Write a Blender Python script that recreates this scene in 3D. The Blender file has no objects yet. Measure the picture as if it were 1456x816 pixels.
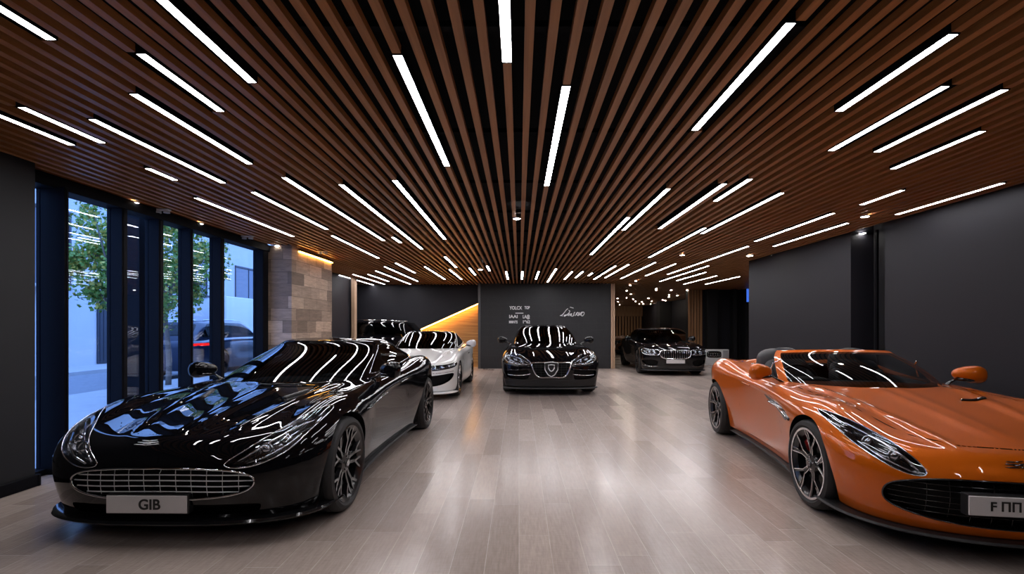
import bpy, math, random
import numpy as np
from mathutils import Vector, Matrix
from mathutils.bvhtree import BVHTree
random.seed(7); RNG = np.random.default_rng(7)
SC = bpy.context.scene
COL = SC.collection
PI = math.pi
EYE = 1.37; F_PX = 655.0; VPX = 738.0; VPY = 464.0
CEIL = 2.76

# ------------------------------------------------------------------ materials
def new_mat(name):
    m = bpy.data.materials.new(name); m.use_nodes = True
    nt = m.node_tree; nt.nodes.clear()
    out = nt.nodes.new('ShaderNodeOutputMaterial')
    return m, nt, out
def pmat(name, col, rough=0.5, metal=0.0, coat=0.0, spec=0.5, coat_rough=0.02, noise=0.0, nscale=40.0, bump=0.0, bscale=200.0, sheen=0.0):
    m, nt, out = new_mat(name)
    b = nt.nodes.new('ShaderNodeBsdfPrincipled')
    b.inputs['Base Color'].default_value = (*col, 1)
    b.inputs['Roughness'].default_value = rough
    b.inputs['Metallic'].default_value = metal
    b.inputs['Coat Weight'].default_value = coat
    b.inputs['Coat Roughness'].default_value = coat_rough
    b.inputs['Specular IOR Level'].default_value = spec
    if 'car paint' in name: b.inputs['Coat IOR'].default_value = 1.45
    if noise > 0:
        tc = nt.nodes.new('ShaderNodeTexCoord'); n = nt.nodes.new('ShaderNodeTexNoise')
        n.inputs['Scale'].default_value = nscale; n.inputs['Detail'].default_value = 4
        nt.links.new(tc.outputs['Object'], n.inputs['Vector'])
        mx = nt.nodes.new('ShaderNodeMix'); mx.data_type = 'RGBA'
        mx.inputs['A'].default_value = (*[c * (1 - noise) for c in col], 1)
        mx.inputs['B'].default_value = (*[min(1, c * (1 + noise)) for c in col], 1)
        nt.links.new(n.outputs['Fac'], mx.inputs['Factor']); nt.links.new(mx.outputs['Result'], b.inputs['Base Color'])
    if bump > 0:
        tc = nt.nodes.new('ShaderNodeTexCoord'); n = nt.nodes.new('ShaderNodeTexNoise')
        n.inputs['Scale'].default_value = bscale
        nt.links.new(tc.outputs['Object'], n.inputs['Vector'])
        bp = nt.nodes.new('ShaderNodeBump'); bp.inputs['Strength'].default_value = bump; bp.inputs['Distance'].default_value = 0.01
        nt.links.new(n.outputs['Fac'], bp.inputs['Height']); nt.links.new(bp.outputs['Normal'], b.inputs['Normal'])
    nt.links.new(b.outputs[0], out.inputs[0])
    return m
def glass_mat(name, tint, ior=1.5, rough=0.0):
    m, nt, out = new_mat(name)
    t = nt.nodes.new('ShaderNodeBsdfTransparent'); t.inputs[0].default_value = (*tint, 1)
    g = nt.nodes.new('ShaderNodeBsdfGlossy'); g.inputs['Roughness'].default_value = rough; g.inputs[0].default_value = (1, 1, 1, 1)
    f = nt.nodes.new('ShaderNodeFresnel'); gm = nt.nodes.new('ShaderNodeNewGeometry'); mr = nt.nodes.new('ShaderNodeMapRange')
    mr.inputs['To Min'].default_value = ior; mr.inputs['To Max'].default_value = 1 / ior; nt.links.new(gm.outputs['Backfacing'], mr.inputs['Value']); nt.links.new(mr.outputs[0], f.inputs['IOR'])
    mx = nt.nodes.new('ShaderNodeMixShader')
    nt.links.new(f.outputs[0], mx.inputs[0]); nt.links.new(t.outputs[0], mx.inputs[1]); nt.links.new(g.outputs[0], mx.inputs[2])
    nt.links.new(mx.outputs[0], out.inputs[0])
    return m
def emat(name, col, strength):
    m, nt, out = new_mat(name)
    e = nt.nodes.new('ShaderNodeEmission'); e.inputs[0].default_value = (*col, 1); e.inputs[1].default_value = strength
    nt.links.new(e.outputs[0], out.inputs[0])
    return m
M = {}
M['paint_black'] = pmat('black gloss car paint', (0.003, 0.003, 0.004), 0.5, 0.0, 1.0, 0.0, 0.005)
M['paint_grey'] = pmat('dark graphite car paint', (0.005, 0.0045, 0.0055), 0.5, 0.0, 1.0, 0.0, 0.01)
M['paint_orange'] = pmat('burnt orange metallic car paint', (0.60, 0.118, 0.003), 0.42, 0.35, 1.0, 0.1, 0.008)
M['paint_white'] = pmat('white car paint', (0.78, 0.77, 0.75), 0.4, 0.0, 1.0, 0.5, 0.02)
M['paint_brown'] = pmat('copper brown car paint', (0.20, 0.085, 0.045), 0.35, 0.4, 1.0)
M['paint_blue'] = pmat('navy car paint', (0.01, 0.02, 0.05), 0.3, 0.2, 1.0)
M['gap'] = pmat('dark panel gap', (0.002, 0.002, 0.002), 0.9, spec=0.1)
M['plastic'] = pmat('black plastic trim', (0.008, 0.008, 0.009), 0.45)
M['gloss_black'] = pmat('gloss black trim', (0.006, 0.006, 0.007), 0.12, 0.0, 0.6)
M['rubber'] = pmat('tyre rubber', (0.014, 0.014, 0.015), 0.62, bump=0.15, bscale=150)
M['well'] = pmat('wheel well liner', (0.004, 0.004, 0.004), 0.95, spec=0.1)
M['chrome'] = pmat('chrome', (0.82, 0.82, 0.84), 0.08, 1.0)
M['dark_chrome'] = pmat('dark chrome', (0.22, 0.22, 0.23), 0.12, 1.0)
M['steel'] = pmat('brake disc steel', (0.07, 0.068, 0.066), 0.4, 1.0, noise=0.15)
M['badge'] = pmat('satin silver badge', (0.8, 0.8, 0.82), 0.35, 0.3)
M['rim_black'] = pmat('gloss black alloy', (0.007, 0.007, 0.008), 0.3, 0.0, 0.8, 0.2)
M['rim_silver'] = pmat('polished alloy face', (0.72, 0.72, 0.74), 0.16, 1.0)
M['caliper_red'] = pmat('red brake caliper', (0.55, 0.01, 0.01), 0.3, 0.0, 0.8)
M['lens'] = glass_mat('clear headlamp glass', (0.85, 0.87, 0.9))
M['glass_car'] = glass_mat('tinted car glass', (0.22, 0.24, 0.25), 1.38)
M['glass_dark'] = glass_mat('dark tinted car glass', (0.06, 0.065, 0.07), 1.34)
M['interior'] = pmat('black cabin trim', (0.012, 0.012, 0.013), 0.6, noise=0.2)
M['leather'] = pmat('charcoal leather', (0.03, 0.03, 0.033), 0.42, bump=0.2, bscale=300)
M['leather_tan'] = pmat('tan leather', (0.42, 0.17, 0.04), 0.45)
M['leather_grey'] = pmat('grey leather', (0.1, 0.1, 0.105), 0.45, bump=0.2, bscale=300)
M['plate'] = pmat('number plate reflective white', (0.62, 0.6, 0.6), 0.45, noise=0.03)
M['ink'] = pmat('black plate lettering', (0.01, 0.01, 0.01), 0.5)
M['lamp_red'] = emat('red tail lamp', (1.0, 0.02, 0.02), 1.2)
M['mesh_dark'] = pmat('grille void', (0.003, 0.003, 0.003), 0.7, spec=0.2)
M['amber'] = pmat('orange lamp reflector', (0.7, 0.2, 0.02), 0.3)

# ------------------------------------------------------------------ object helpers
def link(o, parent=None):
    COL.objects.link(o)
    if parent is not None: o.parent = parent
    return o
def obj(name, verts, faces, mats, parent=None, smooth=True, normals=None, fm=None, sharp=None):
    me = bpy.data.meshes.new(name)
    vv = verts.tolist() if isinstance(verts, np.ndarray) else [tuple(v) for v in verts]
    me.from_pydata(vv, [], [tuple(int(i) for i in f) for f in faces])
    if not isinstance(mats, (list, tuple)): mats = [mats]
    for m in mats: me.materials.append(M[m] if isinstance(m, str) else m)
    if fm is not None: me.polygons.foreach_set('material_index', [int(i) for i in fm])
    me.polygons.foreach_set('use_smooth', [smooth] * len(me.polygons))
    if sharp is not None and smooth and normals is None:
        me.set_sharp_from_angle(angle=math.radians(sharp))
    me.update()
    if normals is not None:
        me.normals_split_custom_set_from_vertices([tuple(n) for n in np.asarray(normals).tolist()])
    return link(bpy.data.objects.new(name, me), parent)
def tag(o, label, cat, group=None, kind=None):
    if label: o['label'] = label
    if cat: o['category'] = cat
    if group: o['group'] = group
    if kind: o['kind'] = kind
    return o
def thing(name, label, cat, loc=(0, 0, 0), rz=0, group=None):
    o = bpy.data.objects.new(name, None); link(o)
    o.empty_display_size = 0.1; o.location = loc; o.rotation_euler = (0, 0, rz)
    return tag(o, label, cat, group)
def struct(o):
    o['kind'] = 'structure'; return o
class MB:
    """collects simple solids into one mesh"""
    def __init__(s): s.v = []; s.f = []; s.m = []
    def add(s, vs, fs, mi=0):
        n = len(s.v); s.v += [tuple(p) for p in vs]; s.f += [tuple(i + n for i in f) for f in fs]; s.m += [mi] * len(fs)
    def box(s, x0, x1, y0, y1, z0, z1, mi=0, mat=None):
        vs = [(x, y, z) for z in (z0, z1) for y in (y0, y1) for x in (x0, x1)]
        if mat is not None: vs = [mat @ Vector(p) for p in vs]
        s.add(vs, [(0, 2, 3, 1), (4, 5, 7, 6), (0, 1, 5, 4), (2, 6, 7, 3), (0, 4, 6, 2), (1, 3, 7, 5)], mi)
    def bbox(s, x0, x1, y0, y1, z0, z1, b=0.005, mi=0, mat=None):
        """chamfered box"""
        b = min(b, (x1 - x0) * .45, (y1 - y0) * .45, (z1 - z0) * .45)
        vs = []; 
        for sz in (0, 1):
            for sy in (0, 1):
                for sx in (0, 1):
                    X = (x0, x1)[sx]; Y = (y0, y1)[sy]; Z = (z0, z1)[sz]
                    dx = (b, -b)[sx]; dy = (b, -b)[sy]; dz = (b, -b)[sz]
                    vs += [(X, Y + dy, Z + dz), (X + dx, Y, Z + dz), (X + dx, Y + dy, Z)]
        def i(sx, sy, sz, k): return (sz * 4 + sy * 2 + sx) * 3 + k
        fs = [(i(0,0,0,0), i(0,0,1,0), i(0,1,1,0), i(0,1,0,0)), (i(1,0,0,0), i(1,1,0,0), i(1,1,1,0), i(1,0,1,0)),
              (i(0,0,0,1), i(1,0,0,1), i(1,0,1,1), i(0,0,1,1)), (i(0,1,0,1), i(0,1,1,1), i(1,1,1,1), i(1,1,0,1)),
              (i(0,0,0,2), i(0,1,0,2), i(1,1,0,2), i(1,0,0,2)), (i(0,0,1,2), i(1,0,1,2), i(1,1,1,2), i(0,1,1,2))]
        for a in (0, 1):
            for c in (0, 1):
                fs.append((i(a,c,0,0), i(a,c,1,0), i(a,c,1,1), i(a,c,0,1)))
                fs.append((i(a,0,c,0), i(a,1,c,0), i(a,1,c,2), i(a,0,c,2)))
                fs.append((i(0,a,c,1), i(1,a,c,1), i(1,a,c,2), i(0,a,c,2)))
        for sz in (0, 1):
            for sy in (0, 1):
                for sx in (0, 1): fs.append((i(sx,sy,sz,0), i(sx,sy,sz,1), i(sx,sy,sz,2)))
        if mat is not None: vs = [mat @ Vector(p) for p in vs]
        s.add(vs, fs, mi)
    def tube(s, path, r, n=8, closed=False, mi=0, flat=1.0, caps=True):
        P = [Vector(p) for p in path]; N = len(P); rr = r if hasattr(r, '__len__') else [r] * N
        ref = Vector((0, 0, 1)); vs = []
        for k in range(N):
            if closed: t = P[(k + 1) % N] - P[k - 1]
            else: t = P[min(k + 1, N - 1)] - P[max(k - 1, 0)]
            if t.length < 1e-9: t = Vector((1, 0, 0))
            t.normalize()
            u = ref - t * ref.dot(t)
            if u.length < 0.05: u = Vector((1, 0, 0)) - t * t.x
            u.normalize(); w = t.cross(u)
            for j in range(n):
                a = 2 * PI * j / n
                vs.append(P[k] + u * (math.sin(a) * rr[k] * flat) + w * (math.cos(a) * rr[k]))
        fs = []
        for k in range(N if closed else N - 1):
            for j in range(n):
                a = k * n + j; b = k * n + (j + 1) % n; c = ((k + 1) % N) * n + (j + 1) % n; d = ((k + 1) % N) * n + j
                fs.append((a, d, c, b))
        if not closed and caps: fs += [tuple(range(n)), tuple(reversed(range((N - 1) * n, N * n)))]
        s.add(vs, fs, mi)
    def lathe(s, prof, n=32, axis='x', c=(0, 0, 0), mi=0, closed=True, cap=False):
        """prof: (radius, axial)"""
        vs = []; m = len(prof)
        for j in range(n):
            a = 2 * PI * j / n
            for (r, h) in prof:
                if axis == 'x': p = (h, r * math.cos(a), r * math.sin(a))
                elif axis == 'y': p = (r * math.cos(a), h, r * math.sin(a))
                else: p = (r * math.cos(a), r * math.sin(a), h)
                vs.append((p[0] + c[0], p[1] + c[1], p[2] + c[2]))
        fs = []
        for j in range(n):
            for k in range(m if closed else m - 1):
                a = j * m + k; b = j * m + (k + 1) % m; c2 = ((j + 1) % n) * m + (k + 1) % m; d = ((j + 1) % n) * m + k
                fs.append((a, b, c2, d))
        if cap and not closed:
            fs.append(tuple(j * m for j in range(n))); fs.append(tuple(j * m + m - 1 for j in reversed(range(n))))
        s.add(vs, fs, mi)
    def sell(s, c, r, e=0.6, mi=0, nu=24, nv=14, mat=None):
        """super-ellipsoid: rounded box / pod"""
        def sg(w, p): return math.copysign(abs(w) ** p, w)
        vs = []
        for i in range(nv + 1):
            ph = -PI / 2 + PI * i / nv
            for j in range(nu):
                th = 2 * PI * j / nu
                p = Vector((r[0] * sg(math.cos(ph), e) * sg(math.cos(th), e), r[1] * sg(math.cos(ph), e) * sg(math.sin(th), e), r[2] * sg(math.sin(ph), e)))
                if mat is not None: p = mat @ p
                vs.append(p + Vector(c))
        fs = [(i * nu + j, i * nu + (j + 1) % nu, (i + 1) * nu + (j + 1) % nu, (i + 1) * nu + j) for i in range(nv) for j in range(nu)]
        s.add(vs, fs, mi)
    def build(s, name, mats, parent=None, smooth=False, sharp=None):
        if sharp is not None: smooth = True
        o = obj(name, s.v, s.f, mats, parent, smooth, fm=s.m, sharp=sharp)
        return o
def text_obj(name, body, size, mat, parent=None, loc=(0, 0, 0), rot=(PI / 2, 0, 0), extrude=0.002, offset=0.0, sx=1.0, align='CENTER', shear=0.0):
    cu = bpy.data.curves.new(name, 'FONT'); cu.body = body; cu.size = size; cu.extrude = extrude; cu.offset = offset
    cu.align_x = align; cu.align_y = 'CENTER'; cu.shear = shear
    t = bpy.data.objects.new(name + '_tmp', cu); COL.objects.link(t)
    dg = bpy.context.evaluated_depsgraph_get(); dg.update()
    me = bpy.data.meshes.new_from_object(t.evaluated_get(dg))
    bpy.data.objects.remove(t); bpy.data.curves.remove(cu)
    me.materials.clear(); me.materials.append(M[mat] if isinstance(mat, str) else mat)
    o = bpy.data.objects.new(name, me); link(o, parent)
    o.location = loc; o.rotation_euler = rot; o.scale = (sx, 1, 1)
    return o

# ------------------------------------------------------------------ splines and surfaces
class Spl:
    def __init__(s, x, Y):
        s.x = np.asarray(x, float); Y = np.asarray(Y, float); s.one = Y.ndim == 1
        s.Y = Y[:, None] if s.one else Y.reshape(len(x), -1); s.shape = Y.shape[1:]
        n = len(s.x); h = np.diff(s.x); A = np.eye(n); B = np.zeros_like(s.Y)
        for i in range(1, n - 1):
            A[i, i - 1] = h[i - 1]; A[i, i] = 2 * (h[i - 1] + h[i]); A[i, i + 1] = h[i]
            B[i] = 6 * ((s.Y[i + 1] - s.Y[i]) / h[i] - (s.Y[i] - s.Y[i - 1]) / h[i - 1])
        s.M = np.linalg.solve(A, B)
    def __call__(s, t):
        t = np.asarray(t, float); sh = t.shape; t = np.clip(t.ravel(), s.x[0], s.x[-1])
        i = np.clip(np.searchsorted(s.x, t) - 1, 0, len(s.x) - 2); h = (s.x[i + 1] - s.x[i])[:, None]
        a = (s.x[i + 1] - t)[:, None]; b = (t - s.x[i])[:, None]
        r = s.M[i] * a ** 3 / (6 * h) + s.M[i + 1] * b ** 3 / (6 * h) + (s.Y[i] / h - s.M[i] * h / 6) * a + (s.Y[i + 1] / h - s.M[i + 1] * h / 6) * b
        return r.reshape(sh) if s.one else r.reshape(sh + s.shape)
def kspl(keys): 
    k = np.array(keys, float); return Spl(k[:, 0], k[:, 1])
def closed_poly(pts, n=8):
    """smooth closed curve through control points"""
    P = np.array(pts, float); m = len(P); X = np.concatenate([P, P, P]); sp = Spl(np.arange(3 * m), X)
    return sp(np.linspace(m, 2 * m, m * n, endpoint=False))
def sdf_poly(x, y, poly):
    """signed distance to a polygon, negative inside"""
    p = np.stack([x, y], -1); d2 = np.full(len(x), 1e9); inside = np.zeros(len(x), bool)
    m = len(poly)
    for i in range(m):
        a = poly[i]; b = poly[(i + 1) % m]; e = b - a; w = p - a
        t = np.clip((w @ e) / max(e @ e, 1e-12), 0, 1); q = w - t[:, None] * e
        d2 = np.minimum(d2, (q ** 2).sum(1))
        c = ((a[1] > y) != (b[1] > y))
        if c.any() and abs(e[1]) > 1e-12:
            xi = a[0] + (y - a[1]) / e[1] * e[0]; inside ^= c & (x < xi)
    return np.where(inside, -1, 1) * np.sqrt(d2)
def line_dist(x, y, pts):
    p = np.stack([x, y], -1); d2 = np.full(len(x), 1e9)
    for a, b in zip(pts[:-1], pts[1:]):
        a = np.array(a, float); b = np.array(b, float); e = b - a; w = p - a
        t = np.clip((w @ e) / max(e @ e, 1e-12), 0, 1); d2 = np.minimum(d2, ((w - t[:, None] * e) ** 2).sum(1))
    return np.sqrt(d2)
class Surf:
    def __init__(s, P, F, A=None, N=None):
        s.P = np.asarray(P, float); s.F = F; s.A = A if A is not None else np.zeros((len(s.P), 1)); s.N = N
    def weld(s, tol=1e-5):
        k = np.round(s.P / tol).astype(np.int64); _, idx, inv = np.unique(k, axis=0, return_index=True, return_inverse=True)
        inv = inv.ravel(); s.P = s.P[idx]; s.A = s.A[idx]
        F = []
        for f in s.F:
            g = [int(inv[i]) for i in f]; h = [g[i] for i in range(len(g)) if g[i] != g[i - 1]]
            if len(set(h)) == len(h) >= 3: F.append(tuple(h))
        s.F = F; return s
    def calc_normals(s):
        N = np.zeros_like(s.P)
        for k in (3, 4):
            fs = np.array([f for f in s.F if len(f) == k])
            if len(fs) == 0: continue
            a = s.P[fs[:, 0]]; n = np.cross(s.P[fs[:, 1]] - a, s.P[fs[:, 2]] - a)
            if k == 4: n = n + np.cross(s.P[fs[:, 2]] - a, s.P[fs[:, 3]] - a)
            for j in range(k): np.add.at(N, fs[:, j], n)
        L = np.linalg.norm(N, axis=1); L[L < 1e-12] = 1; s.N = N / L[:, None]; return s
    def split(s, f):
        f = np.where(np.abs(f) < 1e-7, 1e-7, f)
        neg = f < 0; P = list(s.P); N = list(s.N); A = list(s.A); ins = []; out = []; cache = {}
        for face in s.F:
            sn = [neg[i] for i in face]
            if all(sn): ins.append(face); continue
            if not any(sn): out.append(face); continue
            fi = []; fo = []; m = len(face)
            for k in range(m):
                a = face[k]; b = face[(k + 1) % m]
                (fi if neg[a] else fo).append(a)
                if neg[a] != neg[b]:
                    key = (a, b) if a < b else (b, a); j = cache.get(key)
                    if j is None:
                        t = f[key[0]] / (f[key[0]] - f[key[1]])
                        P.append(s.P[key[0]] * (1 - t) + s.P[key[1]] * t)
                        nn = s.N[key[0]] * (1 - t) + s.N[key[1]] * t; N.append(nn / max(np.linalg.norm(nn), 1e-9))
                        A.append(s.A[key[0]] * (1 - t) + s.A[key[1]] * t)
                        j = len(P) - 1; cache[key] = j
                    fi.append(j); fo.append(j)
            if len(fi) >= 3: ins.append(tuple(fi))
            if len(fo) >= 3: out.append(tuple(fo))
        P = np.array(P); N = np.array(N); A = np.array(A)
        return Surf._sub(P, N, A, ins), Surf._sub(P, N, A, out)
    @staticmethod
    def _sub(P, N, A, F):
        used = sorted({i for f in F for i in f}); mp = {u: k for k, u in enumerate(used)}
        if not used: return Surf(np.zeros((0, 3)), [], np.zeros((0, A.shape[1])), np.zeros((0, 3)))
        return Surf(P[used], [tuple(mp[i] for i in f) for f in F], A[used], N[used])
    def offset(s, d): return Surf(s.P - s.N * d, s.F, s.A, s.N)
    def where(s, fn):
        c = [f for f in s.F if fn(s.P[list(f)].mean(0))]
        return Surf._sub(s.P, s.N, s.A, c)
    def obj(s, name, mat, parent): return obj(name, s.P, s.F, mat, parent, True, s.N)
def join(parts):
    """several surfaces -> verts, faces, normals, material index"""
    P = []; F = []; N = []; m = []; n = 0
    for k, s in enumerate(parts):
        if len(s.P) == 0: continue
        P.append(s.P); N.append(s.N); F += [tuple(i + n for i in f) for f in s.F]; m += [k] * len(s.F); n += len(s.P)
    return np.concatenate(P), F, np.concatenate(N), m
# ------------------------------------------------------------------ cars
# local axes: x lateral, y rearwards from the front axle, z up; the nose points to -y
class CarBody:
    def __init__(s, c):
        s.c = c; s.W = kspl(c['W']); s.zc = kspl(c['zc']); s.zs = kspl(c['zs'])
        s.zb = kspl(c.get('zb', [(-1, .16), (4, .16)])); s.R = kspl(c['R']); s.rk = kspl(c.get('rk', [(-1.2, 0), (5, 0)]))
        yn, yt, Ln, Lt, n1, n2 = c['yn'], c['yt'], c['Ln'], c['Lt'], c['n1'], c['n2']
        th = np.linspace(0, PI / 2, 500)
        a = np.stack([np.sin(th) ** (2 / n1), yn + Ln * (1 - np.cos(th) ** (2 / n1))], 1)
        ym = np.linspace(yn + Ln, yt - Lt, 400)[1:-1]; b = np.stack([np.ones_like(ym), ym], 1)
        d = np.stack([np.cos(th) ** (2 / n2), yt - Lt * (1 - np.sin(th) ** (2 / n2))], 1)
        O = np.concatenate([a, b, d]); O[:, 0] *= s.W(O[:, 1]); s.O = O
        L = np.concatenate([[0], np.cumsum(np.linalg.norm(np.diff(O, axis=0), axis=1))]); s.L = L
        # resample
        n = c.get('ns', 220); u = np.linspace(0, L[-1], n); s.u = u
        s.E = np.stack([np.interp(u, L, O[:, 0]), np.interp(u, L, O[:, 1])], 1); s.E[0, 0] = 0; s.E[-1, 0] = 0
        s.poly = np.concatenate([s.E[::2], s.E[-1:]]); s.n = n
        T = np.gradient(s.E, axis=0); T /= np.linalg.norm(T, axis=1)[:, None]
        s.Nn = np.stack([T[:, 1], -T[:, 0]], 1); s.Nn[0] = (0, -1); s.Nn[-1] = (0, 1)
    def H(s, x, y):
        w = np.interp(y, s.E[:, 1], np.maximum(s.E[:, 0], .05)); w = np.maximum(w, .35 * s.W(y))
        t = np.clip(np.abs(x) / w, 0, 1.0); p = s.c.get('hp', 2.2)
        g = t ** p
        z = s.zc(y) + (s.zs(y) - s.zc(y)) * g
        for b in s.c.get('bulges', []): z = z + b(np.abs(x), y)
        return z
    def drop(s, x, y, d):
        R = s.R(y); t = np.clip(d / R, 0, 1); p = 2.0
        return R * (1 - np.sqrt(np.clip(1 - (1 - t) ** 2, 0, 1)))
    def top(s, x, y):
        x = np.asarray(x, float); y = np.asarray(y, float); d = np.abs(line_dist(np.abs(x), y, s.poly[::2]))
        return s.H(x, y) - s.drop(x, y, d)
    def build(s):
        c = s.c; n = s.n; ms = c.get('ms', 30); mt = c.get('mt', 34); rows = []; att = []
        ze = s.H(s.E[:, 0], s.E[:, 1]) - s.R(s.E[:, 1]); zb = s.zb(s.E[:, 1])
        ins = kspl(c['inset']); 
        nose = np.clip(1 - (s.E[:, 1] - c['yn']) / c['Ln'], 0, 1) ** 1.0; nose = nose * nose * (3 - 2 * nose)
        tail = np.clip(1 - (c['yt'] - s.E[:, 1]) / c['Lt'], 0, 1); tail = tail * tail * (3 - 2 * tail)
        insn = kspl(c.get('inset_nose', c['inset'])); inst = kspl(c.get('inset_tail', c['inset']))
        # curl under
        for k in (0.0, 0.5):
            off = .12 - .1 * k * 1.6
            off0 = ins(0) * (1 - nose - tail) + insn(0) * nose + inst(0) * tail + off
            q = s.E - s.Nn * off0[:, None]; rows.append(np.stack([q[:, 0], q[:, 1], zb - .0 + .012 * (1 - k) - .0], 1))
        for j in range(ms + 1):
            v = j / ms; o = ins(v) * (1 - nose - tail) + insn(v) * nose + inst(v) * tail
            z = zb + (ze - zb) * v
            if 'side_disp' in c: o = o + c['side_disp'](s.E[:, 1], z, v)
            q = s.E - s.Nn * o[:, None]; rows.append(np.stack([q[:, 0], q[:, 1], z], 1))
        a = s.u / s.u[-1]; S = np.stack([np.zeros(n), c['yn'] + a * (c['yt'] - c['yn'])], 1)
        for j in range(1, mt + 1):
            q = (j / mt) ** 1.9; q = q if j < mt else 1.0
            P = s.E * (1 - q) + S * q; z = s.top(P[:, 0], P[:, 1]); rows.append(np.stack([P[:, 0], P[:, 1], z], 1))
        R = np.array(rows)                      # rows x n x 3
        R[:, 0, 0] = 0; R[:, -1, 0] = 0
        nr = len(R); P = R.reshape(-1, 3); Pm = P * np.array([-1, 1, 1]); F = []
        for j in range(nr - 1):
            for i in range(n - 1):
                q = (j * n + i, j * n + i + 1, (j + 1) * n + i + 1, (j + 1) * n + i)
                F.append(q); F.append(tuple(k + nr * n for k in reversed(q)))
        s.S = Surf(np.concatenate([P, Pm]), F).weld(2e-5).calc_normals()
        s.bvh = BVHTree.FromPolygons([Vector(p) for p in s.S.P], s.S.F)
        return s
    def front(s, x, z):
        h = s.bvh.ray_cast(Vector((x, -6, z)), Vector((0, 1, 0))); return h[0], h[1]
    def side(s, y, z, sg=1):
        h = s.bvh.ray_cast(Vector((3 * sg, y, z)), Vector((-sg, 0, 0))); return h[0], h[1]
    def up(s, x, y):
        h = s.bvh.ray_cast(Vector((x, y, 3)), Vector((0, 0, -1))); return h[0], h[1]

class House:
    """greenhouse: rings of control points (half), evaluated as a smooth closed dome"""
    def __init__(s, B, C, S, body, bulge=.025, sink=.02, drop=.0, crown=.35, shoulder=.02):
        B = np.array(B, float); C = np.array(C, float); S = np.array(S, float); s.m = len(B)
        zB = body.top(B[:, 0], B[:, 1]) - sink
        B3 = np.column_stack([B, zB]); 
        D = C - B3; nrm = np.zeros_like(B3)
        k = np.gradient(B3[:, :2], axis=0); nrm[:, 0] = k[:, 1]; nrm[:, 1] = -k[:, 0]; nrm[0] = (0, -1, 0); nrm[-1] = (0, 1, 0)
        nrm /= np.maximum(np.linalg.norm(nrm, axis=1), 1e-6)[:, None]; nrm[:, 2] = .5
        mid = B3 + D * .5 + nrm * bulge
        S3 = S; E = S3 - C
        R1 = C + E * .10 + np.array([0, 0, 1]) * (np.abs(E[:, 2:3]) * .28 + shoulder * 0.5)
        R2 = C + E * .45; R2[:, 2] = C[:, 2] + E[:, 2] * .82
        rings = [B3, mid, C, R1, R2, S3]; s.vn = np.array([0, 1, 2, 2.35, 3, 4.0])
        full = []
        for r in rings:
            mir = r[1:-1][::-1] * np.array([-1, 1, 1]); loop = np.concatenate([r, mir]); full.append(np.concatenate([loop, loop, loop]))
        L = len(full[0]) // 3; s.Lp = L
        s.rs = [Spl(np.arange(3 * L), f) for f in full]
    def ev(s, t, v):
        """t,v arrays same shape -> points"""
        t = np.atleast_1d(np.asarray(t, float)); v = np.atleast_1d(np.asarray(v, float)); sh = t.shape
        R = np.array([r(t.ravel() + s.Lp) for r in s.rs])        # 6,n,3
        sp = Spl(s.vn, R.reshape(6, -1)); n = R.shape[1]
        out = np.empty((n, 3)); uv, inv = np.unique(v.ravel(), return_inverse=True)
        inv = inv.ravel()
        allv = sp(uv).reshape(len(uv), n, 3)
        out = allv[inv, np.arange(n)]
        return out.reshape(sh + (3,))
    def build(s, nt=30, nv=30):
        ts = np.linspace(-(s.m - 1), s.m - 1, 2 * (s.m - 1) * nt // 4 * 1 + 1); vs = np.concatenate([np.linspace(0, 2, nv), np.linspace(2, 4, nv // 2 + 6)[1:]])
        G = np.array([s.ev(ts, np.full_like(ts, v)) for v in vs]); nr, n = G.shape[:2]
        G[-1, :, 0] = 0
        A = np.stack([np.broadcast_to(ts, (nr, n)), np.broadcast_to(vs[:, None], (nr, n))], -1)
        G[:, -1] = G[:, 0]
        F = [(j * n + i, j * n + i + 1, (j + 1) * n + i + 1, (j + 1) * n + i) for j in range(nr - 1) for i in range(n - 1)]
        S = Surf(G.reshape(-1, 3), F, A.reshape(-1, 2))
        # keep t attribute unwelded: normals from a welded copy
        W = Surf(S.P.copy(), F, S.A.copy()); k = np.round(W.P / 2e-5).astype(np.int64); _, inv = np.unique(k, axis=0, return_inverse=True); inv = inv.ravel()
        S.calc_normals(); acc = np.zeros((inv.max() + 1, 3)); np.add.at(acc, inv, S.N); N = acc[inv]; S.N = N / np.maximum(np.linalg.norm(N, axis=1), 1e-9)[:, None]
        # drop degenerate faces
        S.F = [f for f in F if np.linalg.norm(np.cross(S.P[f[1]] - S.P[f[0]], S.P[f[2]] - S.P[f[0]])) + np.linalg.norm(np.cross(S.P[f[2]] - S.P[f[0]], S.P[f[3]] - S.P[f[0]])) > 1e-9]
        s.S = S; return s
    def path(s, pts, n=12, close=True):
        """smooth closed path in (t,v) space to 3-D points"""
        q = []
        m = len(pts)
        for i in range(m if close else m - 1):
            a = np.array(pts[i], float); b = np.array(pts[(i + 1) % m], float)
            q += [a + (b - a) * k / n for k in range(n)]
        q = np.array(q); return s.ev(q[:, 0], q[:, 1])

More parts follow.
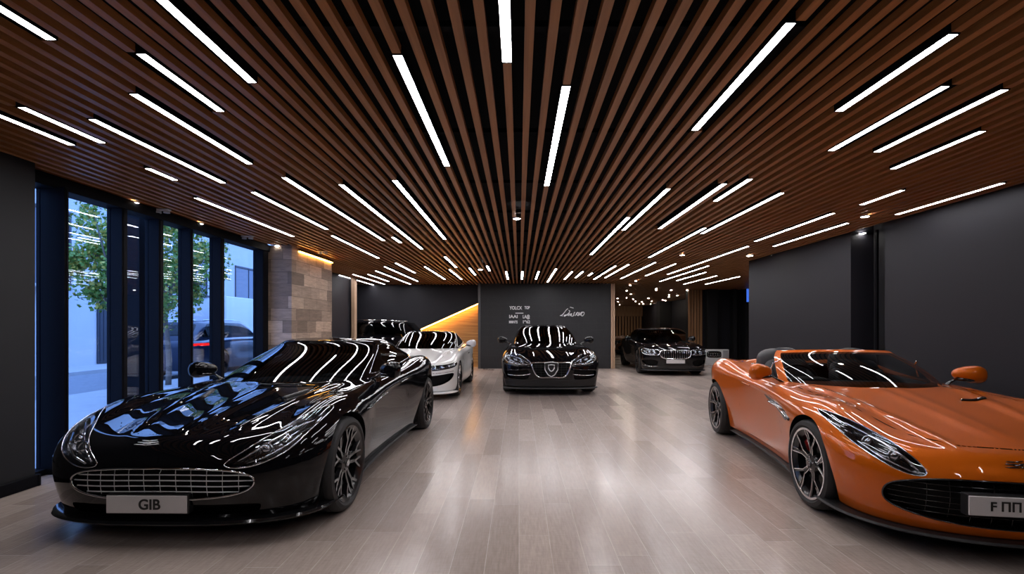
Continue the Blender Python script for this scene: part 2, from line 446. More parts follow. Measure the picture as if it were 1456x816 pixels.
def make_wheel(car, x, y, R, w, style, sg, caliper='caliper_red', nm='wheel', steer=0.0, detail=1):
    """sg: +1 outer face towards +x"""
    hub = MB(); rr = R * .79; z = 0
    big = 48 if detail else 24
    # rim barrel and lip
    ri = 0 if style != 'polished' else 1
    hub.lathe([(rr, .0), (rr + .006, .004), (rr + .006, -.004), (rr - .012, -.03), (rr - .03, -.10), (rr - .03, -w + .03), (rr + .004, -w + .005), (rr - .016, -w + .005), (rr - .045, -w + .04), (rr - .042, -.03), (rr - .014, -.006)], big, 'x', mi=ri * 0)
    if style == 'polished': hub.lathe([(rr + .004, .003), (rr - .012, .002), (rr - .012, -.004), (rr + .004, -.004)], big, 'x', mi=1)
    hub.lathe([(.005, -.012), (.03, -.012), (.036, -.02), (.07, -.028), (.085, -.05), (.085, -.09), (.005, -.09)], 28, 'x', closed=True)
    def bar(r0, a0, r1, a1, w0, w1, d0, d1, th=.028, mi=0, lift=0.0):
        p0 = np.array([r0 * math.sin(a0), r0 * math.cos(a0)]); p1 = np.array([r1 * math.sin(a1), r1 * math.cos(a1)])
        e = p1 - p0; e /= np.linalg.norm(e); q = np.array([-e[1], e[0]])
        vs = []
        for (p, ww, d) in ((p0, w0, d0), (p0 * .5 + p1 * .5, (w0 + w1) / 2, (d0 + d1) / 2 - .004), (p1, w1, d1)):
            for (o, dd) in ((-ww, -th), (-ww * .8, 0), (ww * .8, 0), (ww, -th)):
                g = p + q * o; vs.append((d + dd + lift, g[0], g[1]))
        fs = []
        for k in (0, 1):
            for j in range(4):
                a = k * 4 + j; b = k * 4 + (j + 1) % 4; fs.append((a, b, b + 4, a + 4))
        fs += [(3, 2, 1, 0), (8, 9, 10, 11)]
        hub.add(vs, fs, mi)
    if style == 'twin':          # five pairs of split spokes that fork again at the rim
        for k in range(5):
            a = 2 * PI * k / 5 + .3
            for sd in (-1, 1):
                bar(.05, a + sd * .30, rr * .62, a + sd * .20, .015, .013, -.03, -.016)
                bar(rr * .60, a + sd * .20, rr - .004, a + sd * .10, .012, .010, -.016, -.004)
                bar(rr * .60, a + sd * .20, rr - .004, a + sd * .42, .012, .011, -.016, -.004)
    elif style == 'polished':    # five forked spokes with machined edges
        for k in range(5):
            a = 2 * PI * k / 5 + .15
            for sd in (-1, 1):
                bar(.045, a + sd * .20, rr * .5, a + sd * .10, .014, .012, -.032, -.020, mi=0)
                bar(rr * .48, a + sd * .10, rr - .004, a + sd * .30, .012, .013, -.020, -.004, mi=0)
                bar(.05, a + sd * .30, rr * .5, a + sd * .16, .0035, .0035, -.031, -.019, th=.006, mi=1, lift=.0015)
                bar(rr * .5, a + sd * .16, rr - .004, a + sd * .345, .004, .0045, -.019, -.003, th=.006, mi=1, lift=.0015)
            bar(rr * .70, a - .12, rr - .004, a - .22, .003, .003, -.015, -.003, th=.006, mi=1, lift=.001)
    else:
        for k in range(10):
            a = 2 * PI * k / 10
            bar(.05, a, rr - .004, a, .02, .014, -.034, -.006)
    for k in range(5):
        a = 2 * PI * k / 5; hub.lathe([(.001, -.010), (.007, -.010), (.008, -.022), (.001, -.022)], 8, 'x', c=(-.006, .048 * math.sin(a), .048 * math.cos(a)), mi=ri)
    mats = ['rim_black', 'rim_silver'] if style != 'silver' else ['rim_silver', 'rim_silver']
    T = Matrix.Translation((x, y, R)) @ Matrix.Rotation(steer, 4, 'Z') @ (Matrix.Identity(4) if sg > 0 else Matrix.Rotation(PI, 4, 'Z'))
    o = hub.build(nm, mats, car, sharp=35); o.matrix_local = T
    t = MB(); r0 = rr + .004
    pr = [(r0, -.006), (r0 + .012, .006), (R - .045, .012), (R - .018, .004), (R - .004, -.018)]
    for g in range(4):
        h = -.035 - (w - .07) * (g + .5) / 4
        pr += [(R, h + .014), (R, h + .004), (R - .008, h + .003), (R - .008, h - .003), (R, h - .004)]
    pr += [(R - .004, -w + .018), (R - .018, -w - .004), (R - .045, -w - .012), (r0 + .012, -w - .006), (r0, -w + .006)]
    t.lathe(pr, 64 if detail else 32, 'x'); ty = t.build('tyre', 'rubber', o, sharp=40)
    d = MB(); d.lathe([(rr * .80, -.085), (rr * .80, -.105), (.07, -.105), (.07, -.085)], 40, 'x'); d.build('brake_disc', 'steel', o, sharp=40)
    if detail:
        k = MB()
        for q in range(9):
            pass
        a0 = (1.15 if sg > 0 else -1.15) + (PI if False else 0)
        pts = [(-.09, (rr * .74) * math.sin(a0 + da) * (1), (rr * .74) * math.cos(a0 + da)) for da in np.linspace(-.42, .42, 9)]
        k.tube(pts, [.02, .034, .038, .04, .04, .04, .038, .034, .02], 10, flat=1.0)
        k.build('brake_caliper', caliper, o, smooth=True)
    b = MB(); b.lathe([(.002, -.006), (.024, -.006), (.028, -.014), (.002, -.014)], 20, 'x'); b.build('hub_cap', 'dark_chrome', o, sharp=40)
    return o

def poly_region(body, poly, plane, cond=None, n=8, both=True):
    """scalar field over all vertices of a surface: negative inside"""
    P = closed_poly(poly, n) if n > 0 else np.array(poly, float)
    def f(S):
        x = np.abs(S.P[:, 0]) if both else S.P[:, 0]
        a, b = {'xz': (x, S.P[:, 2]), 'yz': (S.P[:, 1], S.P[:, 2]), 'xy': (x, S.P[:, 1])}[plane]
        d = sdf_poly(a, b, P)
        if cond is not None: d = np.where(cond(S), d, np.maximum(np.abs(d), .02))
        return d
    return f

def build_car(name, c, label, loc, rz=0.0, cat='car'):
    car = thing(name, label, cat, loc, rz)
    B = CarBody(c).build(); S = B.S; wb = c['wb']; Rw = c['Rw']; Ra = c.get('Ra', Rw + .035); arches = [(0, Rw), (wb, Rw)]
    paint = c['paint']; det = c.get('detail', 1)
    dark = []
    # ---- wheel arches
    for (ya, za) in arches:
        y, z = S.P[:, 1], S.P[:, 2]; r = np.hypot(y - ya, (z - za)) - Ra
        r = np.where(np.abs(S.P[:, 0]) > .45, r, .2)
        _, S = S.split(r)
    # ---- cockpit opening
    hs = c.get('house'); H = None
    if hs:
        H = House(hs['B'], hs['C'], hs['S'], B, hs.get('bulge', .025)).build(hs.get('nt', 40), hs.get('nv', 26))
        if 'open' in c: ring = closed_poly([(p[0], p[1]) for p in c['open']] , 8)
        else:
            bb = np.array(hs['B']); cx = bb[:, 1].mean(); ring = np.concatenate([bb, bb[1:-1][::-1] * [-1, 1]]); ring = closed_poly([(p[0] * .93, cx + (p[1] - cx) * .95) for p in ring], 6)
        d = sdf_poly(S.P[:, 0], S.P[:, 1], ring); d = np.where(S.P[:, 2] > .55, d, .2)
        _, S = S.split(d)
        # cabin tub
        tub = MB(); k = len(ring); zt = [ (float(B.top(np.array([p[0]]), np.array([p[1]]))[0]) - .004) for p in ring]
        vs = [(p[0], p[1], z) for p, z in zip(ring, zt)] + [(p[0] * .97, p[1], z - .03) for p, z in zip(ring, zt)] + [(p[0] * .9, p[1], .34) for p in ring]
        fs = [(r * k + i, r * k + (i + 1) % k, (r + 1) * k + (i + 1) % k, (r + 1) * k + i) for r in (0, 1) for i in range(k)]
        fs.append(tuple(2 * k + i for i in range(k)))
        tub.add(vs, fs); tub.build('cabin_tub', 'interior', car, sharp=40)
    # ---- named regions of the skin
    for (nm, fn, mode) in c.get('regions', []):
        ins, S = S.split(fn(S))
        for sg, sub in ((1, ins.where(lambda q: q[0] > 0)), (-1, ins.where(lambda q: q[0] <= 0))) if mode != 'void' else ():
            if len(sub.F) == 0: continue
            if mode == 'headlight':
                sub.obj('headlight', 'lens', car)
                c.setdefault('_hl', []).append((sg, sub))
            elif mode == 'voids': sub.offset(.05).obj(nm, 'mesh_dark', car)
            elif mode.startswith('mat:'):
                sub.obj(nm, mode[4:], car)
        if mode == 'void':
            bk = ins.offset(c.get('void_depth', .07)); bk.obj(nm, 'mesh_dark', car)
            c.setdefault('_void', {})[nm] = ins
    # headlight buckets become children of the lens
    for hl in [o for o in car.children if o.name.startswith('headlight')]:
        pass
    # ---- panel gaps: thin dark strips in the same skin
    for (plane, pts, wd, cond) in c.get('gaps', []):
        P2 = np.array(pts, float)
        if plane == 'yz': d = line_dist(S.P[:, 1], S.P[:, 2], P2)
        elif plane == 'xy': d = line_dist(np.abs(S.P[:, 0]), S.P[:, 1], P2)
        else: d = line_dist(np.abs(S.P[:, 0]), S.P[:, 2], P2)
        d = d - wd; ok = cond(S.P, S.N); d = np.where(ok, d, np.abs(d) + .02)
        ins, S = S.split(d)
        if len(ins.F): dark.append(ins.offset(.004))
    parts = [S] + dark; v, f, n, m = join(parts)
    obj('body_shell', v, f, [paint, 'gap'], car, True, n, fm=[0 if k == 0 else 1 for k in m])
    # ---- underside
    u = MB(); ring = [(e[0] - nn[0] * .14, e[1] - nn[1] * .14) for e, nn in zip(B.E[::4], B.Nn[::4])]; ring = ring + [(-a, b) for a, b in ring[::-1]]
    zz = [float(B.zb(p[1])) + .012 for p in ring]; k = len(ring)
    u.add([(p[0], p[1], z) for p, z in zip(ring, zz)] + [(p[0] * .9, p[1], z + .05) for p, z in zip(ring, zz)], [(i, (i + 1) % k, k + (i + 1) % k, k + i) for i in range(k)] + [tuple(range(k, 2 * k))])
    u.build('underbody', 'well', car)
    # ---- wheel wells
    for (ya, za) in arches:
        for sg in (1, -1):
            w = MB(); row = []
            for a in np.linspace(-.42 * PI, 1.42 * PI, 46)[::1]:
                yy = ya - Ra * math.cos(a); zz = za + Ra * math.sin(a)
                if zz < .15: continue
                h, _ = B.side(yy, zz, sg)
                xo = (abs(h.x) if h is not None else .85) - .003
                row.append((xo, yy, zz))
            pr = []
            for (xo, yy, zz) in row: pr += [(sg * xo, yy, zz), (sg * (xo - .02), yy, zz), (sg * .50, ya + (yy - ya) * 1.02, za + (zz - za) * 1.02)]
            fs = []
            for i in range(len(row) - 1):
                for q in (0, 1): a = i * 3 + q; fs.append((a, a + 1, a + 4, a + 3))
            fs.append(tuple(i * 3 + 2 for i in range(len(row)))); w.add(pr, fs); w.build('wheel_arch_liner', 'well', car, smooth=False)
    # ---- wheels
    tr = c.get('track', .955)
    for (ya, st, tx) in ((0, c.get('steer', 0), tr), (wb, 0, c.get('track_r', tr))):
        for sg in (1, -1):
            make_wheel(car, sg * (tx - .012), ya, Rw, .25, c.get('wheel', 'twin'), sg, c.get('caliper', 'dark_chrome'), steer=st, detail=det)
    # ---- greenhouse
    if H:
        G = H.S; T = np.abs(G.A[:, 0]); V = G.A[:, 1]; gl = c.get('glass', 'glass_car'); roofmat = c.get('roof', paint)
        def rect(T, V, t0, t1, v0, v1, r=.12):
            # rounded box field in (t, v)
            cx, cy = (t0 + t1) / 2, (v0 + v1) / 2; dx = np.abs(T - cx) - (t1 - t0) / 2 + r; dy = np.abs(V - cy) - (v1 - v0) / 2 + r
            return np.hypot(np.maximum(dx, 0), np.maximum(dy, 0)) + np.minimum(np.maximum(dx, dy), 0) - r
        wins = hs['windows']
        for (nm, kind, a) in wins:
            T = np.abs(G.A[:, 0]); V = G.A[:, 1]
            if kind == 'ws': d = rect(T, V, -a[0], a[0], a[1], a[2])
            elif kind == 'poly': d = sdf_poly(T, V, closed_poly(a, 6))
            else: d = rect(T, V, a[0], a[1], a[2], a[3])
            ins, G = G.split(d)
            if kind == 'ws' or a == 'rear' or nm in ('windscreen', 'rear_window'):
                ins.obj(nm, gl, car)
            else:
                ins.where(lambda q: q[0] > 0).obj(nm, gl, car); ins.where(lambda q: q[0] <= 0).obj(nm, gl, car)
        if c.get('convertible'):
            T = np.abs(G.A[:, 0]); V = G.A[:, 1]; t1, v1 = c['convertible']
            d = np.maximum(T - t1, V - v1); G, _ = G.split(d)
            v, f, n, m = join([G, G.offset(.022)]); nf = len(G.F)
            f = [ff if i < nf else tuple(reversed(ff)) for i, ff in enumerate(f)]; n[len(G.P):] *= -1
            obj('windscreen_frame', v, f, [c.get('frame_mat', paint)], car, True, n)
        else:
            G.obj('roof', roofmat, car)
        for (pts, r, mt) in hs.get('trims', []):
            for sg in (1, -1):
                q = H.path([(sg * p[0], p[1]) for p in pts]); t = MB(); t.tube([tuple(p) for p in q], r, 6, closed=True); t.build('window_trim', mt, car, smooth=True)
    car_bits(car, c, B, H)
    return car, B, H

def car_bits(car, c, B, H):
    paint = c['paint']
    # headlights: bucket, projectors and light strip behind the lens
    lenses = [o for o in car.children if o.name.split('.')[0] == 'headlight']
    for (sg, sub), lens in zip(c.get('_hl', []), lenses):
        b = sub.offset(.05); b.obj('lamp_bowl', c.get('bowl', 'gloss_black'), lens)
        w = MB()
        # edge wall between lens and bowl
        ed = {}
        for f in sub.F:
            for i in range(len(f)):
                a, q = f[i], f[(i + 1) % len(f)]; k = (min(a, q), max(a, q)); ed[k] = ed.get(k, 0) + 1
        be = [k for k, n in ed.items() if n == 1]; vs = []; fs = []
        for (a, q) in be:
            i = len(vs); vs += [sub.P[a], sub.P[q], b.P[q], b.P[a]]; fs.append((i, i + 1, i + 2, i + 3))
        w.add(vs, fs); w.build('lamp_rim', 'dark_chrome', lens)
        for (x, z, r) in c.get('projectors', []):
            h, n = B.front(sg * x, z)
            if h is None: continue
            p = h - n * .034; d = Vector((0, -1, .12)).normalized()
            mm = Vector((0, 0, 1)).rotation_difference(d).to_matrix()
            k = MB(); k.sell((0, 0, 0), (r * .8, r * .8, r * .45), 1.0, nu=20, nv=12, mat=mm); 
            k.v = [tuple(Vector(v) + p) for v in k.v]; k.build('projector', 'chrome', lens, smooth=True)
            k = MB(); k.lathe([(r * .85, -.004), (r * 1.12, .004), (r * 1.2, -.012), (r * .9, -.02)], 24, 'z'); k.v = [tuple(mm @ Vector(v) + p) for v in k.v]; k.build('projector_ring', 'chrome', lens, smooth=True)
        if c.get('hl_poly') is not None:
            q = [B.front(sg * x, z)[0] for x, z in closed_poly(c['hl_poly'], 6)]; q = [p for p in q if p is not None]
            k = MB(); k.tube(q, c.get('hl_r', .0035), 6, closed=True); k.build('chrome_edge', 'chrome', lens, smooth=True)
        for path in c.get('light_strips', []):
            q = []
            for (x, z) in path:
                h, n = B.front(sg * x, z)
                if h is not None: q.append(h - n * .018)
            if len(q) > 2:
                k = MB(); k.tube(q, .0075, 8, flat=1.0); k.build('light_strip', 'chrome', lens, smooth=True)
    # grille bars
    g = c.get('grille')
    if g:
        poly = closed_poly(g['poly'], 8)
        P = np.concatenate([poly, poly[::-1] * [-1, 1]]) if g.get('mirror', True) else poly
        if g.get('mirror', True):
            fp = np.array(g['poly']); full = np.concatenate([fp, (fp * [-1, 1])[::-1]]); poly = closed_poly(full, 6) if g.get('smooth', True) else full
        else: poly = np.array(g['poly'])
        root = MB(); ring = []
        for (x, z) in poly:
            h, n = B.front(x, z)
            if h is not None: ring.append(h + n * .001)
        root.tube(ring, g.get('rim', .006), 8, closed=True); go = root.build('grille', g.get('rim_mat', 'chrome'), car, smooth=True)
        # side walls of the opening
        w = MB(); k = len(ring)
        vs = [tuple(p) for p in ring] + [(p[0] * .985, p[1] + .08, p[2]) for p in ring]; w.add(vs, [(i, (i + 1) % k, k + (i + 1) % k, k + i) for i in range(k)]); w.build('grille_surround', 'gloss_black', go)
        dpt = g.get('depth', .018)
        def clip_line(fixed, horizontal):
            t = np.linspace(-1.1, 1.1, 441) if horizontal else np.linspace(.05, .9, 341)
            xs = t if horizontal else np.full_like(t, fixed); zs = np.full_like(t, fixed) if horizontal else t
            if horizontal and g.get('arc'): zs = fixed + g['arc'] * (1 - (t / .6) ** 2)
            return [(x, z) for x, z, d in zip(xs, zs, sdf_poly(xs, zs, poly)) if d < -.001]
        for z in g.get('h', []):
            q = []
            for (x, zz) in clip_line(z, True)[::4]:
                h, n = B.front(x, zz)
                if h is not None: q.append(h - n * dpt)
            if len(q) > 2: k = MB(); k.tube(q, g.get('rh', .004), 6); k.build('grille_bar', g.get('bar_mat', 'chrome'), go, smooth=True)
        for x in g.get('v', []):
            q = []
            for (xx, z) in clip_line(x, False)[::4]:
                h, n = B.front(xx, z)
                if h is not None: q.append(h - n * (dpt + .006))
            if len(q) > 2: k = MB(); k.tube(q, g.get('rv', .0025), 6); k.build('grille_bar', g.get('vbar_mat', g.get('bar_mat', 'chrome')), go, smooth=True)
    # strakes / chrome lines laid on the skin: (name, plane, pts, radius, mat, out)
    for (nm, plane, pts, r, mt, out) in c.get('lines', []):
        sp = Spl(np.arange(len(pts)), np.array(pts, float)); q2 = sp(np.linspace(0, len(pts) - 1, 10 * len(pts)))
        for sg in ((1, -1) if not nm.endswith('!') else (1,)):
            q = []
            for (a, b) in q2:
                h, n = (B.front(sg * a, b) if plane == 'xz' else B.side(a, b, sg) if plane == 'yz' else B.up(sg * a, b))
                if h is not None: q.append(h + n * out)
            if len(q) > 2: 
                k = MB(); k.tube(q, r, 8, flat=.7); k.build(nm.rstrip('!'), mt, car, smooth=True)
    # lip / skirt following the outline: (name, u0, u1 fraction, z, out, width, height, mat)
    for (nm, y0, y1, z, out, wd, ht, mt, half) in c.get('sills', []):
        sel = [i for i in range(B.n) if y0 <= B.E[i, 1] <= y1]
        pts = [(B.E[i] + B.Nn[i] * out) for i in sel]; nn = [B.Nn[i] for i in sel]
        for sg in ((1, -1) if half else (0,)):
            if sg == 0:
                P = [(-p[0], p[1]) for p in pts[::-1]] + [tuple(p) for p in pts[1:]]; Nn = [(-q[0], q[1]) for q in nn[::-1]] + [tuple(q) for q in nn[1:]]
            else: P = [(sg * p[0], p[1]) for p in pts]; Nn = [(sg * q[0], q[1]) for q in nn]
            k = MB(); vs = []; N = len(P)
            prof = [(0, 0), (.012, ht * .35), (.004, ht * .8), (-.02, ht), (-wd, ht), (-wd, 0), (-.02, -.004)]
            for i, ((a, b), (na, nb)) in enumerate(zip(P, Nn)):
                e = min(i, N - 1 - i) / 6 if half or True else 1; e = min(1, .25 + e)
                for (o, h) in prof: vs.append((a + na * o * e, b + nb * o * e, z + h * e))
            m = len(prof); fs = [(i * m + j, i * m + (j + 1) % m, (i + 1) * m + (j + 1) % m, (i + 1) * m + j) for i in range(N - 1) for j in range(m)]
            fs += [tuple(range(m)), tuple(reversed(range((N - 1) * m, N * m)))]
            k.add(vs, fs); k.build(nm, mt, car, sharp=35)
    # mirrors
    mr = c.get('mirror')
    if mr:
        for sg in (1, -1):
            x, y, z = mr; k = MB(); rot = Matrix.Rotation(sg * -.22, 3, 'Z')
            k.sell((sg * x, y, z), (.112, .070, .076), .82, nu=28, nv=16, mat=rot)
            # taper towards the stalk
            k.v = [(v[0], v[1] - .02 * (abs(v[0]) - x) / .1, z + (v[2] - z) * (1 + .25 * (abs(v[0]) - x) / .1)) for v in k.v]
            mo = k.build('side_mirror', c.get('mirror_mat', paint), car, smooth=True)
            k = MB(); k.tube([(sg * (x - .09), y, z - .03), (sg * (x - .15), y, z - .07), (sg * (x - .21), y - .01, z - .105)], [.016, .018, .026], 8, flat=.6); k.build('mirror_stalk', 'gloss_black', mo, smooth=True)
            k = MB(); k.sell((sg * (x + .0), y + .052, z), (.092, .012, .048), .6, nu=20, nv=10, mat=rot); k.build('mirror_glass', 'chrome', mo, smooth=True)
            k = MB(); k.sell((sg * x, y - .002, z - .045), (.108, .058, .022), .8, nu=24, nv=10, mat=rot); k.build('mirror_base', 'gloss_black', mo, smooth=True)
    # plate
    pl = c.get('plate')
    if pl:
        (px, pz, pw, ph, txt, py) = pl; h, n = B.front(px, pz); y = (h.y if h is not None else c['yn']) - .02 + py
        k = MB(); k.bbox(-pw / 2, pw / 2, -.004, .004, -ph / 2, ph / 2, .003); o = k.build('number_plate', 'plate', car); o.location = (px, y, pz)
        k = MB(); k.bbox(-pw / 2 - .006, pw / 2 + .006, .0045, .05, -ph / 2 - .006, ph / 2 + .006, .003); k.build('plate_holder', 'plastic', o)
        for (t, tx, ts) in txt: text_obj('lettering', t, ts, 'ink', o, (tx, -.006, -.002), extrude=.001, offset=ts * .022)
    # cabin
    ca = c.get('cabin')
    if ca:
        yd, zd, ys, zt = ca['dash'][0], ca['dash'][1], ca['seat'][0], ca['seat'][1]
        k = MB(); k.sell((0, yd + .30, zd - .22), (.60, .24, .16), .45, nu=32, nv=12); k.sell((-.34 * ca.get('hand', 1), yd + .42, zd - .09), (.2, .12, .06), .6); k.build('dashboard', 'interior', car, smooth=True)
        k = MB(); c0 = Vector((-.34 * ca.get('hand', 1), yd + .60, zd - .10)); mm = Matrix.Rotation(math.radians(-22), 3, 'X'); pts = [c0 + mm @ Vector((.18 * math.cos(a), 0, .18 * math.sin(a))) for a in np.linspace(0, 2 * PI, 28, endpoint=False)]
        k.tube(pts, .015, 8, closed=True); k.tube([c0 + mm @ Vector((-.17, 0, 0)), c0, c0 + mm @ Vector((.17, 0, 0))], .012, 6); k.tube([c0, c0 + mm @ Vector((0, 0, -.17))], .014, 6); k.sell(c0, (.05, .03, .05), .8, nu=12, nv=8); k.build('steering_wheel', 'plastic', car, smooth=True)
        for sx in (-.35, .35):
            k = MB(); lm = Matrix.Rotation(math.radians(-14), 3, 'X')
            k.sell((sx, ys - .22, .42), (.25, .28, .10), .5, nu=24, nv=12)
            k.sell((sx, ys + .10, .42 + (zt - .42) * .42), (.25, .085, (zt - .42) * .48), .5, nu=24, nv=14, mat=lm)
            for q in (-1, 1): k.sell((sx + q * .21, ys + .06, .42 + (zt - .42) * .38), (.05, .10, (zt - .42) * .36), .6, nu=14, nv=10, mat=lm)
            so = k.build('seat', ca.get('mat', 'leather'), car, smooth=True)
            k = MB(); k.sell((sx, ys + .19, zt - .08), (.145, .06, .12), .62, nu=22, nv=12, mat=lm); k.build('headrest', ca.get('mat', 'leather'), so, smooth=True)
    for f in c.get('extra', []): f(car, c, B, H)
def full(half): 
    h = [list(p) for p in half]; return h + [[-p[0], p[1]] for p in h[::-1]]
def gauss(x0, y0, sx, sy, a): return lambda x, y: a * np.exp(-((x - x0) / sx) ** 2 - ((y - y0) / sy) ** 2)
def ridge(pts, s, a, y0, y1, fade=.25):
    sp = kspl(pts)
    def f(x, y):
        e = np.clip((y - y0) / fade, 0, 1) * np.clip((y1 - y) / fade, 0, 1); e = e * e * (3 - 2 * e)
        return a * e * np.exp(-((x - sp(y)) / s) ** 2)
    return f
def region(poly, plane, cond=None, n=8): 
    return lambda S: poly_region(None, poly, plane, cond, n)(S)
SIDE = lambda P, N: (np.abs(N[:, 0]) > .45)
TOPN = lambda P, N: (N[:, 2] > .3)
def front_cond(ymax, nzmax=2): return lambda S: (S.P[:, 1] < ymax) & (S.N[:, 2] < nzmax)

def scallop(y0, y1, z0, z1, a):
    def f(y, z, v):
        e = np.clip((y - y0) / .35, 0, 1) * np.clip((y1 - y) / .55, 0, 1); e = e * e * (3 - 2 * e)
        w = np.exp(-((z - (z0 + z1) / 2) / ((z1 - z0) / 2)) ** 2); return a * e * w
    return f

HERO = dict(
    wb=2.75, Rw=.345, Ra=.378, paint='paint_black', ns=260, ms=34, mt=44,
    yn=-.66, yt=3.52, Ln=.46, Lt=.70, n1=2.9, n2=2.6,
    W=[(-.66, .90), (-.3, .935), (0, .955), (.5, .93), (1.3, .905), (2.0, .925), (2.75, .965), (3.2, .93), (3.52, .88)],
    zc=[(-.64, .625), (-.40, .69), (0, .765), (.45, .83), (.8, .865), (1.4, .88), (2.5, .90), (3.0, .94), (3.3, .945), (3.52, .90)],
    zs=[(-.64, .58), (-.35, .69), (0, .79), (.4, .815), (.9, .84), (1.6, .87), (2.3, .915), (2.8, .945), (3.2, .93), (3.52, .86)],
    zb=[(-.7, .17), (0, .16), (1, .15), (2.75, .17), (3.6, .22)],
    R=[(-.64, .15), (-.2, .18), (.3, .17), (1.0, .12), (2, .12), (2.7, .16), (3.52, .13)],
    hp=2.4,
    bulges=[gauss(.74, -.02, .16, .45, .045), gauss(.80, 2.72, .16, .5, .03), ridge([(-.6, .30), (0, .42), (.8, .56)], .035, .014, -.55, .85), ridge([(-.6, .02), (0, .06), (.8, .10)], .05, .007, -.5, .8), gauss(.62, .15, .06, .5, -.012)],
    inset=[(0, .085), (.15, .06), (.35, .036), (.6, .012), (.85, 0), (1, 0)],
    inset_nose=[(0, .05), (.25, .028), (.5, .012), (.8, 0), (1, 0)],
    inset_tail=[(0, .14), (.3, .06), (.6, .02), (1, 0)],
    side_disp=scallop(.38, 2.3, .42, .78, .018),
    wheel='twin', caliper='dark_chrome', glass='glass_car', track=.945, track_r=.955, steer=0.0,
    house=dict(nt=44, nv=28, bulge=.016,
        B=[(0, .69), (.40, .735), (.655, .90), (.735, 1.12), (.765, 1.65), (.76, 2.25), (.71, 2.80), (.46, 3.17), (0, 3.28)],
        C=[(0, 1.60, 1.19), (.32, 1.62, 1.186), (.50, 1.70, 1.175), (.545, 1.84, 1.178), (.565, 2.08, 1.178), (.56, 2.42, 1.145), (.54, 2.78, 1.055), (.38, 3.03, 1.0), (0, 3.12, .985)],
        S=[(0, 1.66, 1.215), (0, 1.69, 1.22), (0, 1.80, 1.232), (0, 1.92, 1.242), (0, 2.08, 1.245), (0, 2.38, 1.222), (0, 2.70, 1.145), (0, 2.90, 1.08), (0, 2.96, 1.055)],
        windows=[('windscreen', 'ws', (2.30, .13, 1.88)), ('side_window', 'poly', [(2.72, .35), (2.85, 1.2), (3.05, 1.78), (3.6, 1.86), (4.3, 1.86), (5.0, 1.78), (5.7, 1.3), (6.05, .62), (5.6, .42), (4.3, .36), (3.4, .33)]), ('rear_window', 'side', (6.6, 8.5, .5, 1.95))],
        trims=[([(2.70, .33), (2.83, 1.2), (3.03, 1.82), (3.6, 1.90), (4.3, 1.90), (5.02, 1.82), (5.75, 1.3), (6.12, .60), (5.6, .38), (4.3, .32), (3.4, .29)], .006, 'dark_chrome')]),
    cabin=dict(dash=(.85, .92), seat=(1.95, 1.05), hand=-1),
    regions=[('headlight', region([(.40, .51), (.47, .575), (.60, .665), (.72, .75), (.80, .79), (.85, .775), (.83, .70), (.76, .60), (.66, .535), (.52, .495)], 'xz', front_cond(.30)), 'headlight'),
             ('grille_opening', region(full([(.12, .497), (.3, .490), (.47, .472), (.56, .44), (.575, .40), (.53, .355), (.40, .322), (.2, .305), (.07, .302)]), 'xz', front_cond(.0, .8)), 'void'),
             ('lower_intake', region(full([(.10, .268), (.5, .268), (.60, .25), (.58, .215), (.45, .20), (.1, .20)]), 'xz', front_cond(.0, .8)), 'void')],
    hl_poly=[(.40, .51), (.47, .575), (.60, .665), (.72, .75), (.80, .79), (.85, .775), (.83, .70), (.76, .60), (.66, .535), (.52, .495)],
    projectors=[(.60, .605, .036), (.69, .65, .034)],
    light_strips=[[(.46, .53), (.54, .585), (.64, .655), (.74, .715), (.80, .735)], [(.50, .515), (.62, .55), (.72, .61), (.78, .67)]],
    grille=dict(poly=[(.12, .497), (.3, .490), (.47, .472), (.56, .44), (.575, .40), (.53, .355), (.40, .322), (.2, .305), (.07, .302)], h=[.335, .372, .408, .444], arc=.012, v=[-.48, -.385, -.29, -.195, -.1, 0, .1, .195, .29, .385, .48], rh=.0040, rv=.0020, rim=.006, rim_mat='chrome', bar_mat='badge', vbar_mat='badge'),
    gaps=[('yz', [(.62, .18), (.60, .50), (.66, .80), (.72, .93)], .003, SIDE), ('yz', [(1.78, .18), (1.86, .45), (1.90, .75), (1.86, .95)], .003, SIDE),
          ('yz', [(.62, .20), (1.78, .20)], .002, SIDE), ('xz', [(0, .60), (.3, .60)], .0, lambda P, N: P[:, 1] < -9),
          ('xy', [(0, -.50), (.28, -.475), (.50, -.36), (.60, -.1), (.70, .35), (.74, .80)], .004, TOPN)],
    lines=[('side_strake', 'yz', [(.42, .675), (.62, .695), (.85, .71), (1.08, .72)], .014, 'dark_chrome', .004), ('door_handle', 'yz', [(1.55, .765), (1.65, .77), (1.76, .775)], .011, 'dark_chrome', .004),
           ('hood_vent', 'xy', [(.33, .20), (.37, .32), (.41, .44)], .022, 'plastic', .0), ('wiper!', 'xy', [(.5, .72), (.2, .60), (-.1, .585)], .008, 'plastic', .012)],
    sills=[('front_splitter', -.7, -.12, .145, -.006, .25, .035, 'gloss_black', False), ('side_skirt', .42, 2.33, .13, -.055, .12, .032, 'plastic', True)],
    mirror=(.93, 1.06, .945), plate=(-.06, .280, .50, .108, [('GIB', .02, .088)], .0),
)
import copy
def variant(base, **k):
    c = copy.copy(base); c = {a: (copy.copy(b) if isinstance(b, dict) else b) for a, b in c.items() if not a.startswith('_')}; c.update(k); return c
